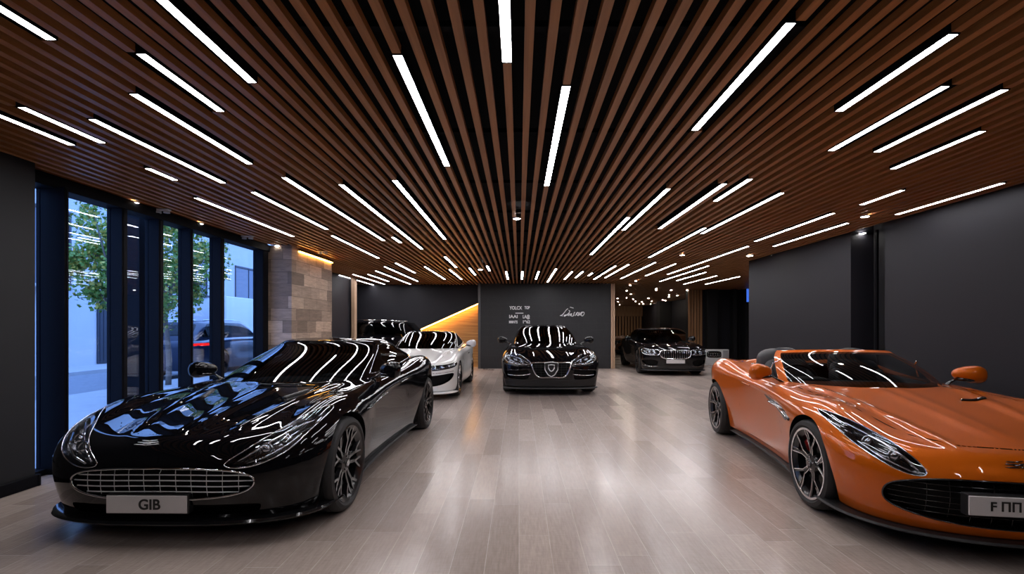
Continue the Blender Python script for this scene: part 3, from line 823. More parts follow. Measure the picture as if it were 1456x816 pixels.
# ------------------------------------------------------------------ room materials
def floor_mat():
    m, nt, out = new_mat('greige plank floor'); N = nt.nodes.new; L = nt.links.new
    tc = N('ShaderNodeTexCoord'); mp = N('ShaderNodeMapping'); mp.inputs['Rotation'].default_value = (0, 0, PI / 2); L(tc.outputs['Object'], mp.inputs['Vector'])
    b = N('ShaderNodeTexBrick'); b.offset = 0; b.offset_frequency = 2
    b.inputs['Color1'].default_value = (0.51, 0.42, 0.37, 1); b.inputs['Color2'].default_value = (0.37, 0.30, 0.265, 1); b.inputs['Mortar'].default_value = (0.62, 0.54, 0.50, 1)
    b.inputs['Scale'].default_value = 1; b.inputs['Mortar Size'].default_value = .0018; b.inputs['Mortar Smooth'].default_value = .2; b.inputs['Brick Width'].default_value = 1.25; b.inputs['Row Height'].default_value = .195; b.inputs['Bias'].default_value = 0.1
    sp = N('ShaderNodeSeparateXYZ'); L(tc.outputs['Object'], sp.inputs[0])
    ro = N('ShaderNodeMath'); ro.operation = 'DIVIDE'; ro.inputs[1].default_value = .195; L(sp.outputs[0], ro.inputs[0])
    fl = N('ShaderNodeMath'); fl.operation = 'FLOOR'; L(ro.outputs[0], fl.inputs[0])
    wn = N('ShaderNodeTexWhiteNoise'); wn.noise_dimensions = '1D'; L(fl.outputs[0], wn.inputs['W'])
    ma = N('ShaderNodeMath'); ma.operation = 'MULTIPLY_ADD'; ma.inputs[1].default_value = 1.25; L(wn.outputs['Value'], ma.inputs[0]); L(sp.outputs[1], ma.inputs[2])
    cb = N('ShaderNodeCombineXYZ'); L(ma.outputs[0], cb.inputs[0]); L(sp.outputs[0], cb.inputs[1]); L(cb.outputs[0], b.inputs['Vector'])
    st = N('ShaderNodeMapping'); st.inputs['Scale'].default_value = (22, 2.2, 1); L(tc.outputs['Object'], st.inputs['Vector'])
    n = N('ShaderNodeTexNoise'); n.inputs['Scale'].default_value = 3; n.inputs['Detail'].default_value = 8; n.inputs['Roughness'].default_value = .65; L(st.outputs[0], n.inputs['Vector'])
    n2 = N('ShaderNodeTexNoise'); n2.inputs['Scale'].default_value = 1.6; n2.inputs['Detail'].default_value = 3; L(tc.outputs['Object'], n2.inputs['Vector'])
    st3 = N('ShaderNodeMapping'); st3.inputs['Scale'].default_value = (8, 60, 1); L(tc.outputs['Object'], st3.inputs['Vector'])
    n3 = N('ShaderNodeTexNoise'); n3.inputs['Scale'].default_value = 1.5; n3.inputs['Detail'].default_value = 5; L(st3.outputs[0], n3.inputs['Vector'])
    r = N('ShaderNodeMapRange'); r.inputs['From Min'].default_value = .3; r.inputs['From Max'].default_value = .7; r.inputs['To Min'].default_value = .84; r.inputs['To Max'].default_value = 1.12; L(n.outputs['Fac'], r.inputs['Value'])
    r3 = N('ShaderNodeMapRange'); r3.inputs['From Min'].default_value = .3; r3.inputs['From Max'].default_value = .7; r3.inputs['To Min'].default_value = .94; r3.inputs['To Max'].default_value = 1.06; L(n3.outputs['Fac'], r3.inputs['Value'])
    mu = N('ShaderNodeMath'); mu.operation = 'MULTIPLY'; L(r.outputs[0], mu.inputs[0]); L(r3.outputs[0], mu.inputs[1])
    mx = N('ShaderNodeMix'); mx.data_type = 'RGBA'; mx.blend_type = 'MULTIPLY'; mx.inputs['Factor'].default_value = 1
    L(b.outputs['Color'], mx.inputs['A']); L(mu.outputs[0], mx.inputs['B'])
    p = N('ShaderNodeBsdfPrincipled'); L(mx.outputs['Result'], p.inputs['Base Color'])
    rr = N('ShaderNodeMapRange'); rr.inputs['From Min'].default_value = .3; rr.inputs['From Max'].default_value = .7; rr.inputs['To Min'].default_value = .19; rr.inputs['To Max'].default_value = .25; L(n2.outputs['Fac'], rr.inputs['Value']); L(rr.outputs[0], p.inputs['Roughness'])
    p.inputs['Specular IOR Level'].default_value = .55
    bp = N('ShaderNodeBump'); bp.inputs['Strength'].default_value = .05; bp.inputs['Distance'].default_value = .003
    ad = N('ShaderNodeMath'); ad.operation = 'MULTIPLY_ADD'; L(n.outputs['Fac'], ad.inputs[0]); ad.inputs[1].default_value = .5; L(b.outputs['Fac'], ad.inputs[2])
    iv = N('ShaderNodeMath'); iv.operation = 'MULTIPLY'; iv.inputs[1].default_value = -1; L(ad.outputs[0], iv.inputs[0]); L(iv.outputs[0], bp.inputs['Height']); L(bp.outputs[0], p.inputs['Normal'])
    L(p.outputs[0], out.inputs[0]); return m
def wood_mat(name, c1, c2, axis='y', rough=.45, scale=1.0):
    m, nt, out = new_mat(name); N = nt.nodes.new; L = nt.links.new
    tc = N('ShaderNodeTexCoord'); mp = N('ShaderNodeMapping'); s = {'y': (30, 1.2, 30), 'z': (30, 30, 1.2), 'x': (1.2, 30, 30)}[axis]; mp.inputs['Scale'].default_value = [q * scale for q in s]; L(tc.outputs['Object'], mp.inputs['Vector'])
    n = N('ShaderNodeTexNoise'); n.inputs['Scale'].default_value = 1; n.inputs['Detail'].default_value = 7; n.inputs['Distortion'].default_value = .6; L(mp.outputs[0], n.inputs['Vector'])
    cr = N('ShaderNodeValToRGB'); cr.color_ramp.elements[0].color = (*c1, 1); cr.color_ramp.elements[0].position = .3; cr.color_ramp.elements[1].color = (*c2, 1); cr.color_ramp.elements[1].position = .7; L(n.outputs['Fac'], cr.inputs[0])
    p = N('ShaderNodeBsdfPrincipled'); p.inputs['Roughness'].default_value = rough; L(cr.outputs[0], p.inputs['Base Color']); L(p.outputs[0], out.inputs[0]); return m
def block_mat(name, cols, mortar, bw, rh, rot, rough=.6, grain=(6, 6, 40), msize=.003):
    """irregular blocks: each block keeps one tone"""
    m, nt, out = new_mat(name); N = nt.nodes.new; L = nt.links.new
    tc = N('ShaderNodeTexCoord'); mp = N('ShaderNodeMapping'); mp.vector_type = 'POINT'
    sx = N('ShaderNodeSeparateXYZ'); L(tc.outputs['Object'], sx.inputs[0]); cb = N('ShaderNodeCombineXYZ')
    if rot == 'x+y':
        a = N('ShaderNodeMath'); a.operation = 'ADD'; L(sx.outputs[0], a.inputs[0]); L(sx.outputs[1], a.inputs[1]); L(a.outputs[0], cb.inputs[0])
    else: L(sx.outputs[0], cb.inputs[0])
    L(sx.outputs[2], cb.inputs[1])
    b = N('ShaderNodeTexBrick'); b.offset = .43; b.offset_frequency = 2; b.squash = .7; b.squash_frequency = 3
    b.inputs['Color1'].default_value = (*cols[0], 1); b.inputs['Color2'].default_value = (*cols[1], 1); b.inputs['Mortar'].default_value = (*mortar, 1)
    b.inputs['Scale'].default_value = 1; b.inputs['Mortar Size'].default_value = msize; b.inputs['Brick Width'].default_value = bw; b.inputs['Row Height'].default_value = rh; L(cb.outputs[0], b.inputs['Vector'])
    g = N('ShaderNodeMapping'); g.inputs['Scale'].default_value = grain; L(tc.outputs['Object'], g.inputs['Vector'])
    n = N('ShaderNodeTexNoise'); n.inputs['Scale'].default_value = 1; n.inputs['Detail'].default_value = 8; n.inputs['Roughness'].default_value = .7; L(g.outputs[0], n.inputs['Vector'])
    r = N('ShaderNodeMapRange'); r.inputs['From Min'].default_value = .3; r.inputs['From Max'].default_value = .7; r.inputs['To Min'].default_value = .65; r.inputs['To Max'].default_value = 1.3; L(n.outputs['Fac'], r.inputs['Value'])
    mx = N('ShaderNodeMix'); mx.data_type = 'RGBA'; mx.blend_type = 'MULTIPLY'; mx.inputs['Factor'].default_value = 1; L(b.outputs['Color'], mx.inputs['A']); L(r.outputs[0], mx.inputs['B'])
    p = N('ShaderNodeBsdfPrincipled'); p.inputs['Roughness'].default_value = rough; L(mx.outputs['Result'], p.inputs['Base Color'])
    bp = N('ShaderNodeBump'); bp.inputs['Strength'].default_value = .3; bp.inputs['Distance'].default_value = .005; L(n.outputs['Fac'], bp.inputs['Height']); L(bp.outputs[0], p.inputs['Normal'])
    L(p.outputs[0], out.inputs[0]); return m
M['floor'] = floor_mat()
M['slat'] = wood_mat('walnut ceiling slat', (0.31, 0.126, 0.040), (0.47, 0.205, 0.073), 'y', .42)
M['slat_wall'] = wood_mat('walnut wall slat', (0.26, 0.125, 0.055), (0.46, 0.25, 0.12), 'z', .5)
M['pale_wood'] = wood_mat('pale oak trim', (0.42, 0.27, 0.17), (0.55, 0.37, 0.25), 'z', .5)
M['led_wood'] = wood_mat('horizontal grain oak panel', (0.26, 0.13, 0.04), (0.52, 0.29, 0.10), 'x', .45, .9)
M['ceil_black'] = pmat('black ceiling void', (0.004, 0.005, 0.007), .9, spec=.2)
M['wall_dark'] = pmat('charcoal plaster wall', (0.0125, 0.012, 0.0175), .6, spec=.35, noise=.06, nscale=3)
M['wall_black'] = pmat('black wall', (0.007, 0.007, 0.009), .7, noise=.1, nscale=3)
M['frame'] = pmat('black aluminium frame', (0.005, 0.005, 0.007), .6, .0, .0, .08)
M['stone'] = block_mat('wood look stone tiles', ((0.58, 0.43, 0.33), (0.17, 0.12, 0.09)), (0.10, 0.075, 0.06), .52, .21, 'x+y', .6, (5, 5, 34))
M['tile_dark'] = block_mat('dark slate tile wall', ((0.011, 0.0115, 0.0145), (0.0085, 0.009, 0.0115)), (0.019, 0.019, 0.022), .42, .21, 'x', .55, (40, 40, 40), .004)
M['bar'] = emat('white linear light diffuser', (1.0, 0.97, 1.0), 26)
M['spot_e'] = emat('downlight lens', (1.0, 0.95, 0.9), 45)
M['led'] = emat('warm LED strip', (1.0, 0.46, 0.09), 25)
M['spot_far'] = emat('far downlight lens', (1.0, 0.86, 0.70), 200)
M['white_metal'] = pmat('white painted metal', (.7, .7, .7), .4)
M['sign'] = pmat('brushed steel lettering', (0.78, 0.78, 0.8), .35, 0.3)
M['window_glass'] = glass_mat('window glass', (0.86, 0.9, 0.97), 1.5)
ZC = CEIL; YB = 14.96
# ------------------------------------------------------------------ shell
mb = MB(); mb.box(-4.5, 9.6, -3.4, 9.5, -.12, 0); mb.box(-5.0, 9.6, 9.5, 13.3, -.12, 0); mb.box(-7.65, 9.6, 13.3, 31.6, -.12, 0); struct(mb.build('floor', 'floor'))
mb = MB(); mb.box(-4.7, 9.6, -3.4, 9.5, ZC + .17, ZC + .3); mb.box(-5.0, 9.6, 9.5, 13.3, ZC + .17, ZC + .3); mb.box(-7.65, 9.6, 13.3, 31.6, ZC + .17, ZC + .3); ceil = struct(mb.build('ceiling', 'ceil_black'))
def wall(name, x0, x1, y0, y1, mat='wall_dark', z0=0.0, z1=None, parent=None):
    m = MB(); m.box(x0, x1, y0, y1, z0, (ZC + .17) if z1 is None else z1); return struct(m.build(name, mat, parent))
wall('wall_behind', -4.6, 5.3, -3.4, -3.2, 'wall_dark')
wall('wall_left_near', -4.62, -4.15, -3.2, 3.95, 'wall_black')
wall('wall_right_near', 4.94, 5.3, -3.2, 6.22)
wall('wall_right_recess', 5.28, 5.5, 6.0, 7.1, 'wall_black')
wall('wall_right_mid', 4.94, 5.28, 6.86, 9.9)
mb = MB(); mb.box(5.14, 5.17, 6.62, 6.65, 0, ZC); struct(mb.build('trim_recess', 'frame'))
wall('wall_left_rear', -5.0, -4.88, 9.6, 13.3, 'wall_dark')
wall('wall_left_link', -5.0, -4.45, 9.48, 9.6, 'wall_black')
wall('wall_bay_front', -7.6, -4.83, 13.3, 13.42, 'wall_dark')
wall('wall_bay_left', -7.65, -7.5, 13.3, 15.9, 'wall_black')
wall('wall_bay_back', -7.6, -1.27, 15.7, 15.9, 'wall_dark')
wall('wall_centre', -1.25, 2.98, YB, YB + .25, 'tile_dark')
wall('wall_hall_left', 2.7, 2.9, YB + .25, 31.4, 'wall_black')
wall('wall_hall_far', 2.9, 9.6, 31.4, 31.6, 'wall_dark')
wall('wall_hall_side', 8.42, 8.6, 19.2, 31.4, 'wall_dark')
wall('wall_hall_pillar', 7.75, 8.42, 25.4, 26.0, 'wall_black')
wall('wall_right_far', 9.4, 9.6, 9.9, 19.0, 'wall_black')
wall('wall_right_link', 5.28, 9.6, 9.72, 9.9, 'wall_black')
wall('wall_niche', 6.95, 9.4, 17.5, 17.7, 'wall_dark')
for k, (x0, x1) in enumerate([(7.05, 7.42), (8.0, 8.14), (8.45, 8.6), (8.85, 9.0)]):
    wall('wall_niche_pier', x0, x1, 17.2, 17.5, 'wall_black')
# metal and wood edge trims
mb = MB(); mb.bbox(-1.33, -1.25, YB - .03, YB + .78, 0, ZC, .004); struct(mb.build('trim_1', pmat('grey metal edge', (.09, .09, .095), .35, .6)))
mb = MB(); mb.bbox(-4.83, -4.73, 13.26, 13.44, 0, ZC, .006); struct(mb.build('trim_2', 'pale_wood'))
mb = MB(); mb.bbox(2.98, 3.03, YB - .05, YB + .27, 0, ZC, .004); struct(mb.build('trim_3', 'pale_wood'))
mb = MB(); mb.bbox(3.045, 3.11, YB - .02, YB + .25, 0, ZC, .004); struct(mb.build('trim_4', 'pale_wood'))
mb = MB(); mb.bbox(-4.15, -4.125, -3.2, 3.965, 0, .10, .004); mb.bbox(-4.62, -4.12, 3.95, 3.975, 0, .10, .004); struct(mb.build('baseboard_left', 'frame'))
mb = MB(); mb.bbox(4.915, 4.94, -3.2, 6.22, 0, .09, .004); struct(mb.build('baseboard_right', 'frame'))
mb = MB(); mb.bbox(4.915, 4.94, 6.86, 9.9, 0, .09, .004); struct(mb.build('baseboard_right_mid', 'frame'))
# stone clad column with its own LED line
wall('wall_stone_column', -4.55, -3.9, 7.9, 9.6, 'stone', 0, ZC)
st = MB(); st.bbox(-3.9, -3.872, 8.15, 9.58, ZC - .075, ZC - .055, .002, 0); st.bbox(-3.9, -3.868, 8.15, 9.58, ZC - .057, ZC - .03, .002, 1)
o = st.build('led_strip', ['led', 'frame']); tag(o, 'warm LED strip along the top of the stone-clad column', 'light strip')
# wood panel under the slanting LED line
def poly_prism(name, pts, y0, y1, mat, parent=None):
    m = MB(); k = len(pts); m.add([(p[0], y0, p[1]) for p in pts] + [(p[0], y1, p[1]) for p in pts], [tuple(range(k)), tuple(reversed(range(k, 2 * k)))] + [(i, i + k, (i + 1) % k + k, (i + 1) % k) for i in range(k)]); return m.build(name, mat, parent)
K = 15.55 / 655
zl = lambda x: 2.13 + (x + 1.33) * .448
o = poly_prism('wall_panel_oak', [(-5.9, 0.0), (-1.335, 0.0), (-1.335, zl(-1.335) - .02), (-5.9, max(.05, zl(-5.9) - .02))], 15.60, 15.70, 'led_wood'); struct(o)
struct(poly_prism('wall_bay_upper', [(-7.5, ZC + .17), (-7.5, .02), (-6.0, .07), (-1.335, zl(-1.335) + .03), (-1.335, ZC + .17)], 15.42, 15.70, 'wall_dark'))
o = poly_prism('led_strip', [(-6.3, zl(-6.3)), (-1.34, zl(-1.34)), (-1.34, zl(-1.34) + .026), (-6.3, zl(-6.3) + .026)], 15.43, 15.53, ['led']); tag(o, 'slanting warm LED line above the oak panel behind the white car', 'light strip')
# slatted walnut panels of the far hall
def slat_panel(name, x0, x1, y, z0, z1, w, gap, d=.05):
    m = MB(); m.box(x0, x1, y, y + .02, z0, z1, 1); x = x0
    while x + w <= x1: m.box(x, x + w, y - d, y, z0, z1, 0); x += w + gap
    return struct(m.build(name, ['slat_wall', 'ceil_black']))
slat_panel('wall_slats_far', 3.0, 8.4, 31.36, 0, 2.05, .13, .07)
wall('trim_5', 3.0, 8.4, 31.30, 31.34, M['slat_wall'], 2.06, ZC)
slat_panel('wall_slats_near', 6.40, 6.95, 17.44, 0, ZC, .075, .035)
mb = MB(); mb.box(6.4, 6.95, 17.47, 17.7, 0, ZC); struct(mb.build('wall_slats_core', 'wall_black'))
# ------------------------------------------------------------------ light bars and slats
BARS = [(-60, -22, 78, 56), (222, -2, 360, 117), (197, 76, 316, 158), (197, 133, 357, 233), (133, 169, 322, 260), (28, 152, 148, 203), (-60, 144, 101, 206), (207, 239, 252, 256),
 (272, 281, 421, 336), (357, 273, 463, 326), (400, 252, 543, 342), (491, 262, 602, 354), (558, 256, 628, 340), (562, 78, 638, 236), (717, -70, 721, 88), (804, 122, 780, 264),
 (1118, 32, 992, 185), (1360, 48, 1200, 158), (1340, 122, 1185, 214), (1418, 127, 1247, 216), (1387, 186, 1268, 240), (1280, 270, 1228, 291), (1418, 260, 1281, 305),
 (886, 309, 843, 362), (948, 268, 893, 327), (1024, 261, 942, 325), (1067, 254, 1021, 286), (1105, 274, 1003, 332), (991, 324, 927, 366), (1177, 303, 1083, 343), (1198, 317, 1104, 350),
 (470, 335, 540, 367), (560, 337, 569, 345), (631, 365, 650, 380), (609, 379, 630, 397), (638, 383, 657, 397), (665, 381, 675, 391), (691, 378, 697, 385),
 (563, 374, 590, 388), (546, 379, 595, 400), (535, 385, 583, 404), (523, 390, 553, 400), (503, 390, 543, 404), (484, 391, 530, 405),
 (720, 386, 722, 397), (743, 386, 742, 397), (766, 386, 764, 397), (789, 382, 780, 401), (812, 386, 804, 397), (827, 386, 819, 395), (842, 388, 837, 392),
 (871, 378, 848, 397), (889, 376, 864, 395), (926, 373, 884, 396), (957, 375, 921, 392), (1050, 350, 956, 390), (1002, 378, 942, 400), (1000, 387, 965, 399), (1020, 392, 974, 404), (1046, 393, 1008, 404)]
PITCH = .112; X0 = -.063; HC = CEIL - EYE
bars = []
for (x1, y1, x2, y2) in BARS:
    za = F_PX * HC / (VPY - y1); zb_ = F_PX * HC / (VPY - y2); xa = (x1 - VPX) / F_PX * za; xb = (x2 - VPX) / F_PX * zb_
    xm = xa * .5 + xb * .5; sn = X0 + PITCH * round((xm - X0) / PITCH)
    if abs(sn - xm) < .035: xm = sn
    bars.append([xm, max(za, .6), max(zb_, za + .25)])
extra = [(-2.2, -2.2, -.9), (.6, -2.4, -.9), (2.6, -1.8, -.5), (-.9, -.6, .7), (1.7, -.2, 1.1), (3.4, .1, 1.3), (-3.3, -.4, .8)]  # unseen bars behind and above the camera, added to light the near floor
NB = len(bars)
bars += [list(e) for e in extra]
SW = .045; SD = .042
slv = {}
def slat_x(): 
    k0 = int(math.ceil((-7.45 - X0) / PITCH)); k1 = int((9.35 - X0) / PITCH)
    return [X0 + PITCH * k for k in range(k0, k1 + 1)]
m = MB()
for x in slat_x():
    if -4.36 < x < 4.93: y0, y1 = -3.2, 31.3
    elif x <= -4.36: y0, y1 = (13.45 if x < -4.85 else 9.62), 15.68
    else: y0, y1 = 9.92, (31.3 if x < 8.4 else 17.4)
    if x <= 2.9 : y1 = min(y1, 15.68 if x < -1.3 else YB - .01)
    if x < -3.88 and x > -4.36: segs = [(y0, 7.88), (9.62, y1)]
    elif x <= -4.36: segs = [(y0, y1)]
    else: segs = [(y0, y1)]
    for (bx, ya, yb) in bars:
        if abs(bx - x) < .048:
            ns = []
            for (a, b) in segs:
                if yb <= a or ya >= b: ns.append((a, b)); continue
                if ya - .012 > a: ns.append((a, ya - .012))
                if yb + .012 < b: ns.append((yb + .012, b))
            segs = ns
    for (a, b) in segs: m.box(x - SW / 2, x + SW / 2, a, b, ZC, ZC + SD)
sl = m.build('slat_cladding', 'slat', ceil); 
m = MB()
for y in np.arange(-2.6, 31, 1.2): m.box(-4.3 if y < 9.6 else -4.8, 4.9 if y < 9.9 else 8.4, y, y + .04, ZC + SD, ZC + SD + .03) if y < 15 else m.box(3, 8.4, y, y + .04, ZC + SD, ZC + SD + .03)
m.build('carrier_rail', 'ceil_black', ceil)
# what each bar hangs above, for its label
def bar_label(i): return BAR_LABELS[i] if i < len(BAR_LABELS) else 'unseen light bar added in the slat ceiling behind the camera to light the near floor'
BAR_LABELS = ["white light bar cut off by the picture's top left corner", 'white light bar touching the top edge, left of the two central bars', 'higher white bar of the left pair, between the corner and top edge bars', 'white light bar parallel below the higher one of the left pair', 'longest white light bar above the near window panes, ending over the first tree',
 'white light bar just above the bar cut by the left edge', 'lowest white light bar cut off by the left edge', 'very short white light bar left of the windows row, above the round downlight', 'white light bar closest to the windows, running towards the stone column', 'white light bar second from the windows, its far end near the stone column',
 'long white light bar third from the windows above the black coupe', 'long white light bar fourth from the windows above the black coupe', 'white light bar nearest to the hall centre above the white car', 'long white light bar slanting down left of the hall centre', 'white light bar straight ahead, cut off by the top edge at mid picture', 'white light bar just right of the hall centre line',
 'large white light bar right of centre near the top edge', 'uppermost of the four light bars in the upper right', 'second from the top of the four light bars in the upper right', 'third from the top of the four light bars in the upper right', 'lowest of the four light bars in the upper right', 'short white light bar above the dark recess in the right wall', 'white light bar nearest to the right wall, above the orange car mirror',
 'steepest white light bar right of the centre black car, near the back wall', 'second white light bar to the right of the centre black car', 'third white light bar to the right, above the far black saloon', 'short white light bar directly above the long bar over the far saloon', 'long white light bar above the far hall entrance, beside the short one', 'white light bar above the right edge of the tiled wall', 'upper of the two parallel light bars before the right wall panel', 'lower of the two parallel light bars before the right wall panel',
 'white light bar ending above the stone column edge', 'tiny white light bar between two long bars above the white car', 'short bar highest of the small group above the slanting LED wall', 'short bar leftmost of the small group above the slanting LED wall', 'short bar in the middle of the small group above the slanting LED wall', 'short bar lowest right of the small group above the slanting LED wall', 'smallest bar at the left corner of the tiled wall',
 'uppermost short bar in the fan above the back left bay', 'second bar of the fan above the back left bay', 'third bar of the fan above the back left bay', 'fourth and shortest bar of the fan above the back left bay', 'fifth bar of the fan above the back left bay', 'lowest bar of the fan, beside the pale oak post',
 'first short bar from the left in the row before the tiled wall', 'second short bar in the row before the tiled wall', 'third short bar in the row before the tiled wall', 'longest bar in the row before the tiled wall, above the centre black car', 'short bar just right of the longest one before the tiled wall', 'second short bar right of the longest one before the tiled wall', 'dot-like bar right end of the row before the tiled wall',
 'light bar above the script lettering, right end of the tiled wall', 'light bar above the twin oak posts by the tiled wall', 'longer light bar just right of the twin oak posts', 'light bar above the far hall entrance, middle of the slanting group', 'longest bar of the slanting group before the far hall', 'second bar of the slanting group before the far hall', 'shortest bar of the slanting group before the far hall', 'fourth bar of the slanting group before the far hall', 'bar of the slanting group closest to the right wall end']
for i, (bx, ya, yb) in enumerate(bars):
    g = MB(); g.bbox(bx - .0235, bx + .0235, ya, yb, ZC - .003, ZC + .006, .002, 0)
    o = thing('linear_downlight', bar_label(i), 'ceiling light', (0, 0, 0), 0, 'linear light bars in the slatted ceiling')
    o.location = (bx, ya, ZC); dgeo = g.v; g.v = [(v[0] - bx, v[1] - ya, v[2] - ZC) for v in dgeo]; g.build('diffuser', 'bar', o)
    h = MB(); L_ = yb - ya; h.box(-.024, .024, 0, L_, .0065, .06); h.box(-.027, -.0238, 0, L_, -.0035, .06); h.box(.0238, .027, 0, L_, -.0035, .06); h.box(-.027, .027, -.006, 0, -.0035, .06); h.box(-.027, .027, L_, L_ + .006, -.0035, .06); h.build('housing', 'frame', o)
# ------------------------------------------------------------------ round downlights and sprinklers
def cpt(x, y): z = F_PX * HC / (VPY - y); return (x - VPX) / F_PX * z, z
def downlight(x, y, r, label, grp):
    t = thing('downlight', label, 'ceiling light', (x, y, ZC), 0, grp)
    k = MB(); k.lathe([(r * .8, 0), (r, -.012), (r * 1.2, -.008), (r * 1.22, .004), (r * .8, .004)], 20, 'z'); k.build('ring', 'white_metal', t, sharp=40)
    k = MB(); k.lathe([(.001, -.018), (r * .7, -.016), (r * .95, -.010), (r * .8, .003), (.001, .003)], 20, 'z'); k.build('lens', 'spot_far' if 'far hall downlight' in label else 'spot_e', t)
DL = [(180, 287, 'round downlight above the first window pane'), (264, 317, 'round downlight above the middle window mullions'), (395, 349, 'round downlight before the stone column'), (735, 310, 'round downlight in the middle of the hall ceiling'), (1230, 307, 'round downlight just left of the dark recess'), (1242, 331, 'round downlight inside the dark recess of the right wall'), (1102, 363, 'round downlight beside the right wall panel'), (1066, 363, 'round downlight nearest to the end of the right wall'), (683, 383, 'round spotlight by the left corner of the tiled wall'), (970, 362, 'round downlight over the far hall entrance')]
for (x, y, lb) in DL:
    X, Y = cpt(x, y); X = max(min(X, 5.1), -4.3); downlight(X, Y, .045 if Y < 9 else .06, lb, 'round ceiling downlights')
far = [(904, 399), (896, 405), (891, 413), (897, 418), (891, 423), (878, 424), (879, 429), (881, 433), (900, 425), (904, 428), (909, 432), (913, 429), (915, 432), (922, 424), (927, 428), (925, 432), (931, 433), (933, 410), (933, 412), (942, 426), (946, 427), (951, 419), (951, 422), (954, 412), (963, 420), (977, 412), (937, 430)]
FARD = []
for i, (x, y) in enumerate(far):
    X, Y = cpt(x, min(y, 433)); 
    if X > 8.3 and Y > 17.2: continue
    FARD.append((X, Y))
FARD.sort(key=lambda p: p[1])
ordn = ['first', 'second', 'third', 'fourth', 'fifth', 'sixth', 'seventh', 'eighth', 'ninth', 'tenth', 'eleventh', 'twelfth', 'thirteenth', 'fourteenth', 'fifteenth', 'sixteenth', 'seventeenth', 'eighteenth', 'nineteenth', 'twentieth', 'twenty-first', 'twenty-second', 'twenty-third', 'twenty-fourth', 'twenty-fifth', 'twenty-sixth', 'twenty-seventh']
for i, (X, Y) in enumerate(FARD): downlight(X, Y, .036, 'small far hall downlight, %s when counted from the oak posts inwards' % ordn[i], 'downlights of the far hall')
for (x, y, lb) in [(231, 297, 'white twin-head ceiling spotlight beside the first window pane'), (352, 335, 'white twin-head ceiling spotlight before the last window pane'), (459, 357, 'white ceiling fitting beside the stone column')]:
    X, Y = cpt(x, y); t = thing('twin_spotlight', lb, 'ceiling spotlight', (X, Y, ZC)); 
    k = MB(); k.bbox(-.09, .09, -.03, .03, -.02, 0, .006); k.build('base', 'white_metal', t, sharp=40)
    for s in (-1, 1):
        k = MB(); k.lathe([(.03, -.022), (.034, -.05), (.026, -.052), (.022, -.03)], 16, 'z', c=(s * .05, 0, 0)); k.build('head', 'white_metal', t, sharp=40)
# ------------------------------------------------------------------ glazing on the left
GX0, GX1 = -4.46, -4.29
mull = [(4.25, 4.29), (4.98, 5.05), (5.49, 5.56), (6.02, 6.07), (6.63, 6.71), (7.72, 7.88)]
for k, (a, b) in enumerate(mull):
    g = MB(); gx = GX1 + (.10 if k == 0 else 0); g.bbox(GX0, gx, a, b, 0, ZC - .1, .004); g.bbox(gx - .05, gx + .008, a + .012, b - .012, .05, ZC - .12, .003); o = struct(g.build('window_%d' % (k + 1), 'frame'))
g = MB(); g.bbox(-4.48, -4.27, 3.96, 7.9, 2.645, ZC - .0, .004); g.bbox(-4.48, -4.36, 3.96, 7.9, 0, .055, .004); struct(g.build('window_7', 'frame'))
edges = [3.96] + [q for p in mull for q in p]
for k in range(0, len(edges) - 1, 2):
    a, b = edges[k], edges[k + 1]
    if b - a < .04: continue
    g = MB(); g.box(-4.425, -4.413, a, b, .055, 2.645); struct(g.build('window_%d' % (8 + k // 2), 'window_glass'))
for (x0, x1, y0, y1) in [(-5.22, -5.04, 6.12, 6.3)]:
    g = MB(); g.bbox(x0, x1, y0, y1, -.1, 3.4, .006); struct(g.build('column_outside', 'frame'))
# ------------------------------------------------------------------ wall lettering
PT = lambda x, y, Y: ((x - VPX) / F_PX * Y, EYE + (VPY - y) / F_PX * Y)
def wall_text(body, x, y, h, w, label, shear=0.0):
    X, Z = PT(x, y, YB); o = text_obj('wall_lettering', body, h, 'sign', None, (X, YB - .012, Z), (PI / 2, 0, 0), .008, .004, 1.0, 'CENTER', shear)
    bb = [v.co.x for v in o.data.vertices]; cur = max(bb) - min(bb); o.scale = (w / cur, 1, 1); tag(o, label, 'sign lettering', 'steel lettering on the tiled wall'); return o
PX = YB / F_PX
wall_text('YOLCX', 733.3, 438.0, .15, 18 * PX, 'first word of the top line of steel lettering on the tiled wall')
wall_text('TOP', 749.5, 437.6, .13, 7.5 * PX, 'short second word of the top line of steel lettering')
wall_text('IAAI', 730, 450.2, .14, 12 * PX, 'left word of the middle lettering line on the tiled wall')
wall_text('LA@', 748.2, 450.4, .15, 10 * PX, 'right word of the middle lettering line on the tiled wall')
wall_text('MMNTS', 729.8, 458.0, .12, 12 * PX, 'left word of the bottom lettering line on the tiled wall')
wall_text('1962', 748.2, 457.8, .13, 10 * PX, 'right word of the bottom lettering line on the tiled wall')
X, Z = PT(738.5, 445.2, YB); g = MB(); g.bbox(X - .13, X + .13, YB - .02, YB - .001, Z - .012, Z + .012, .003); tag(g.build('wall_lettering', 'sign'), 'thin steel underline bar between the lettering lines', 'sign lettering', 'steel lettering on the tiled wall')
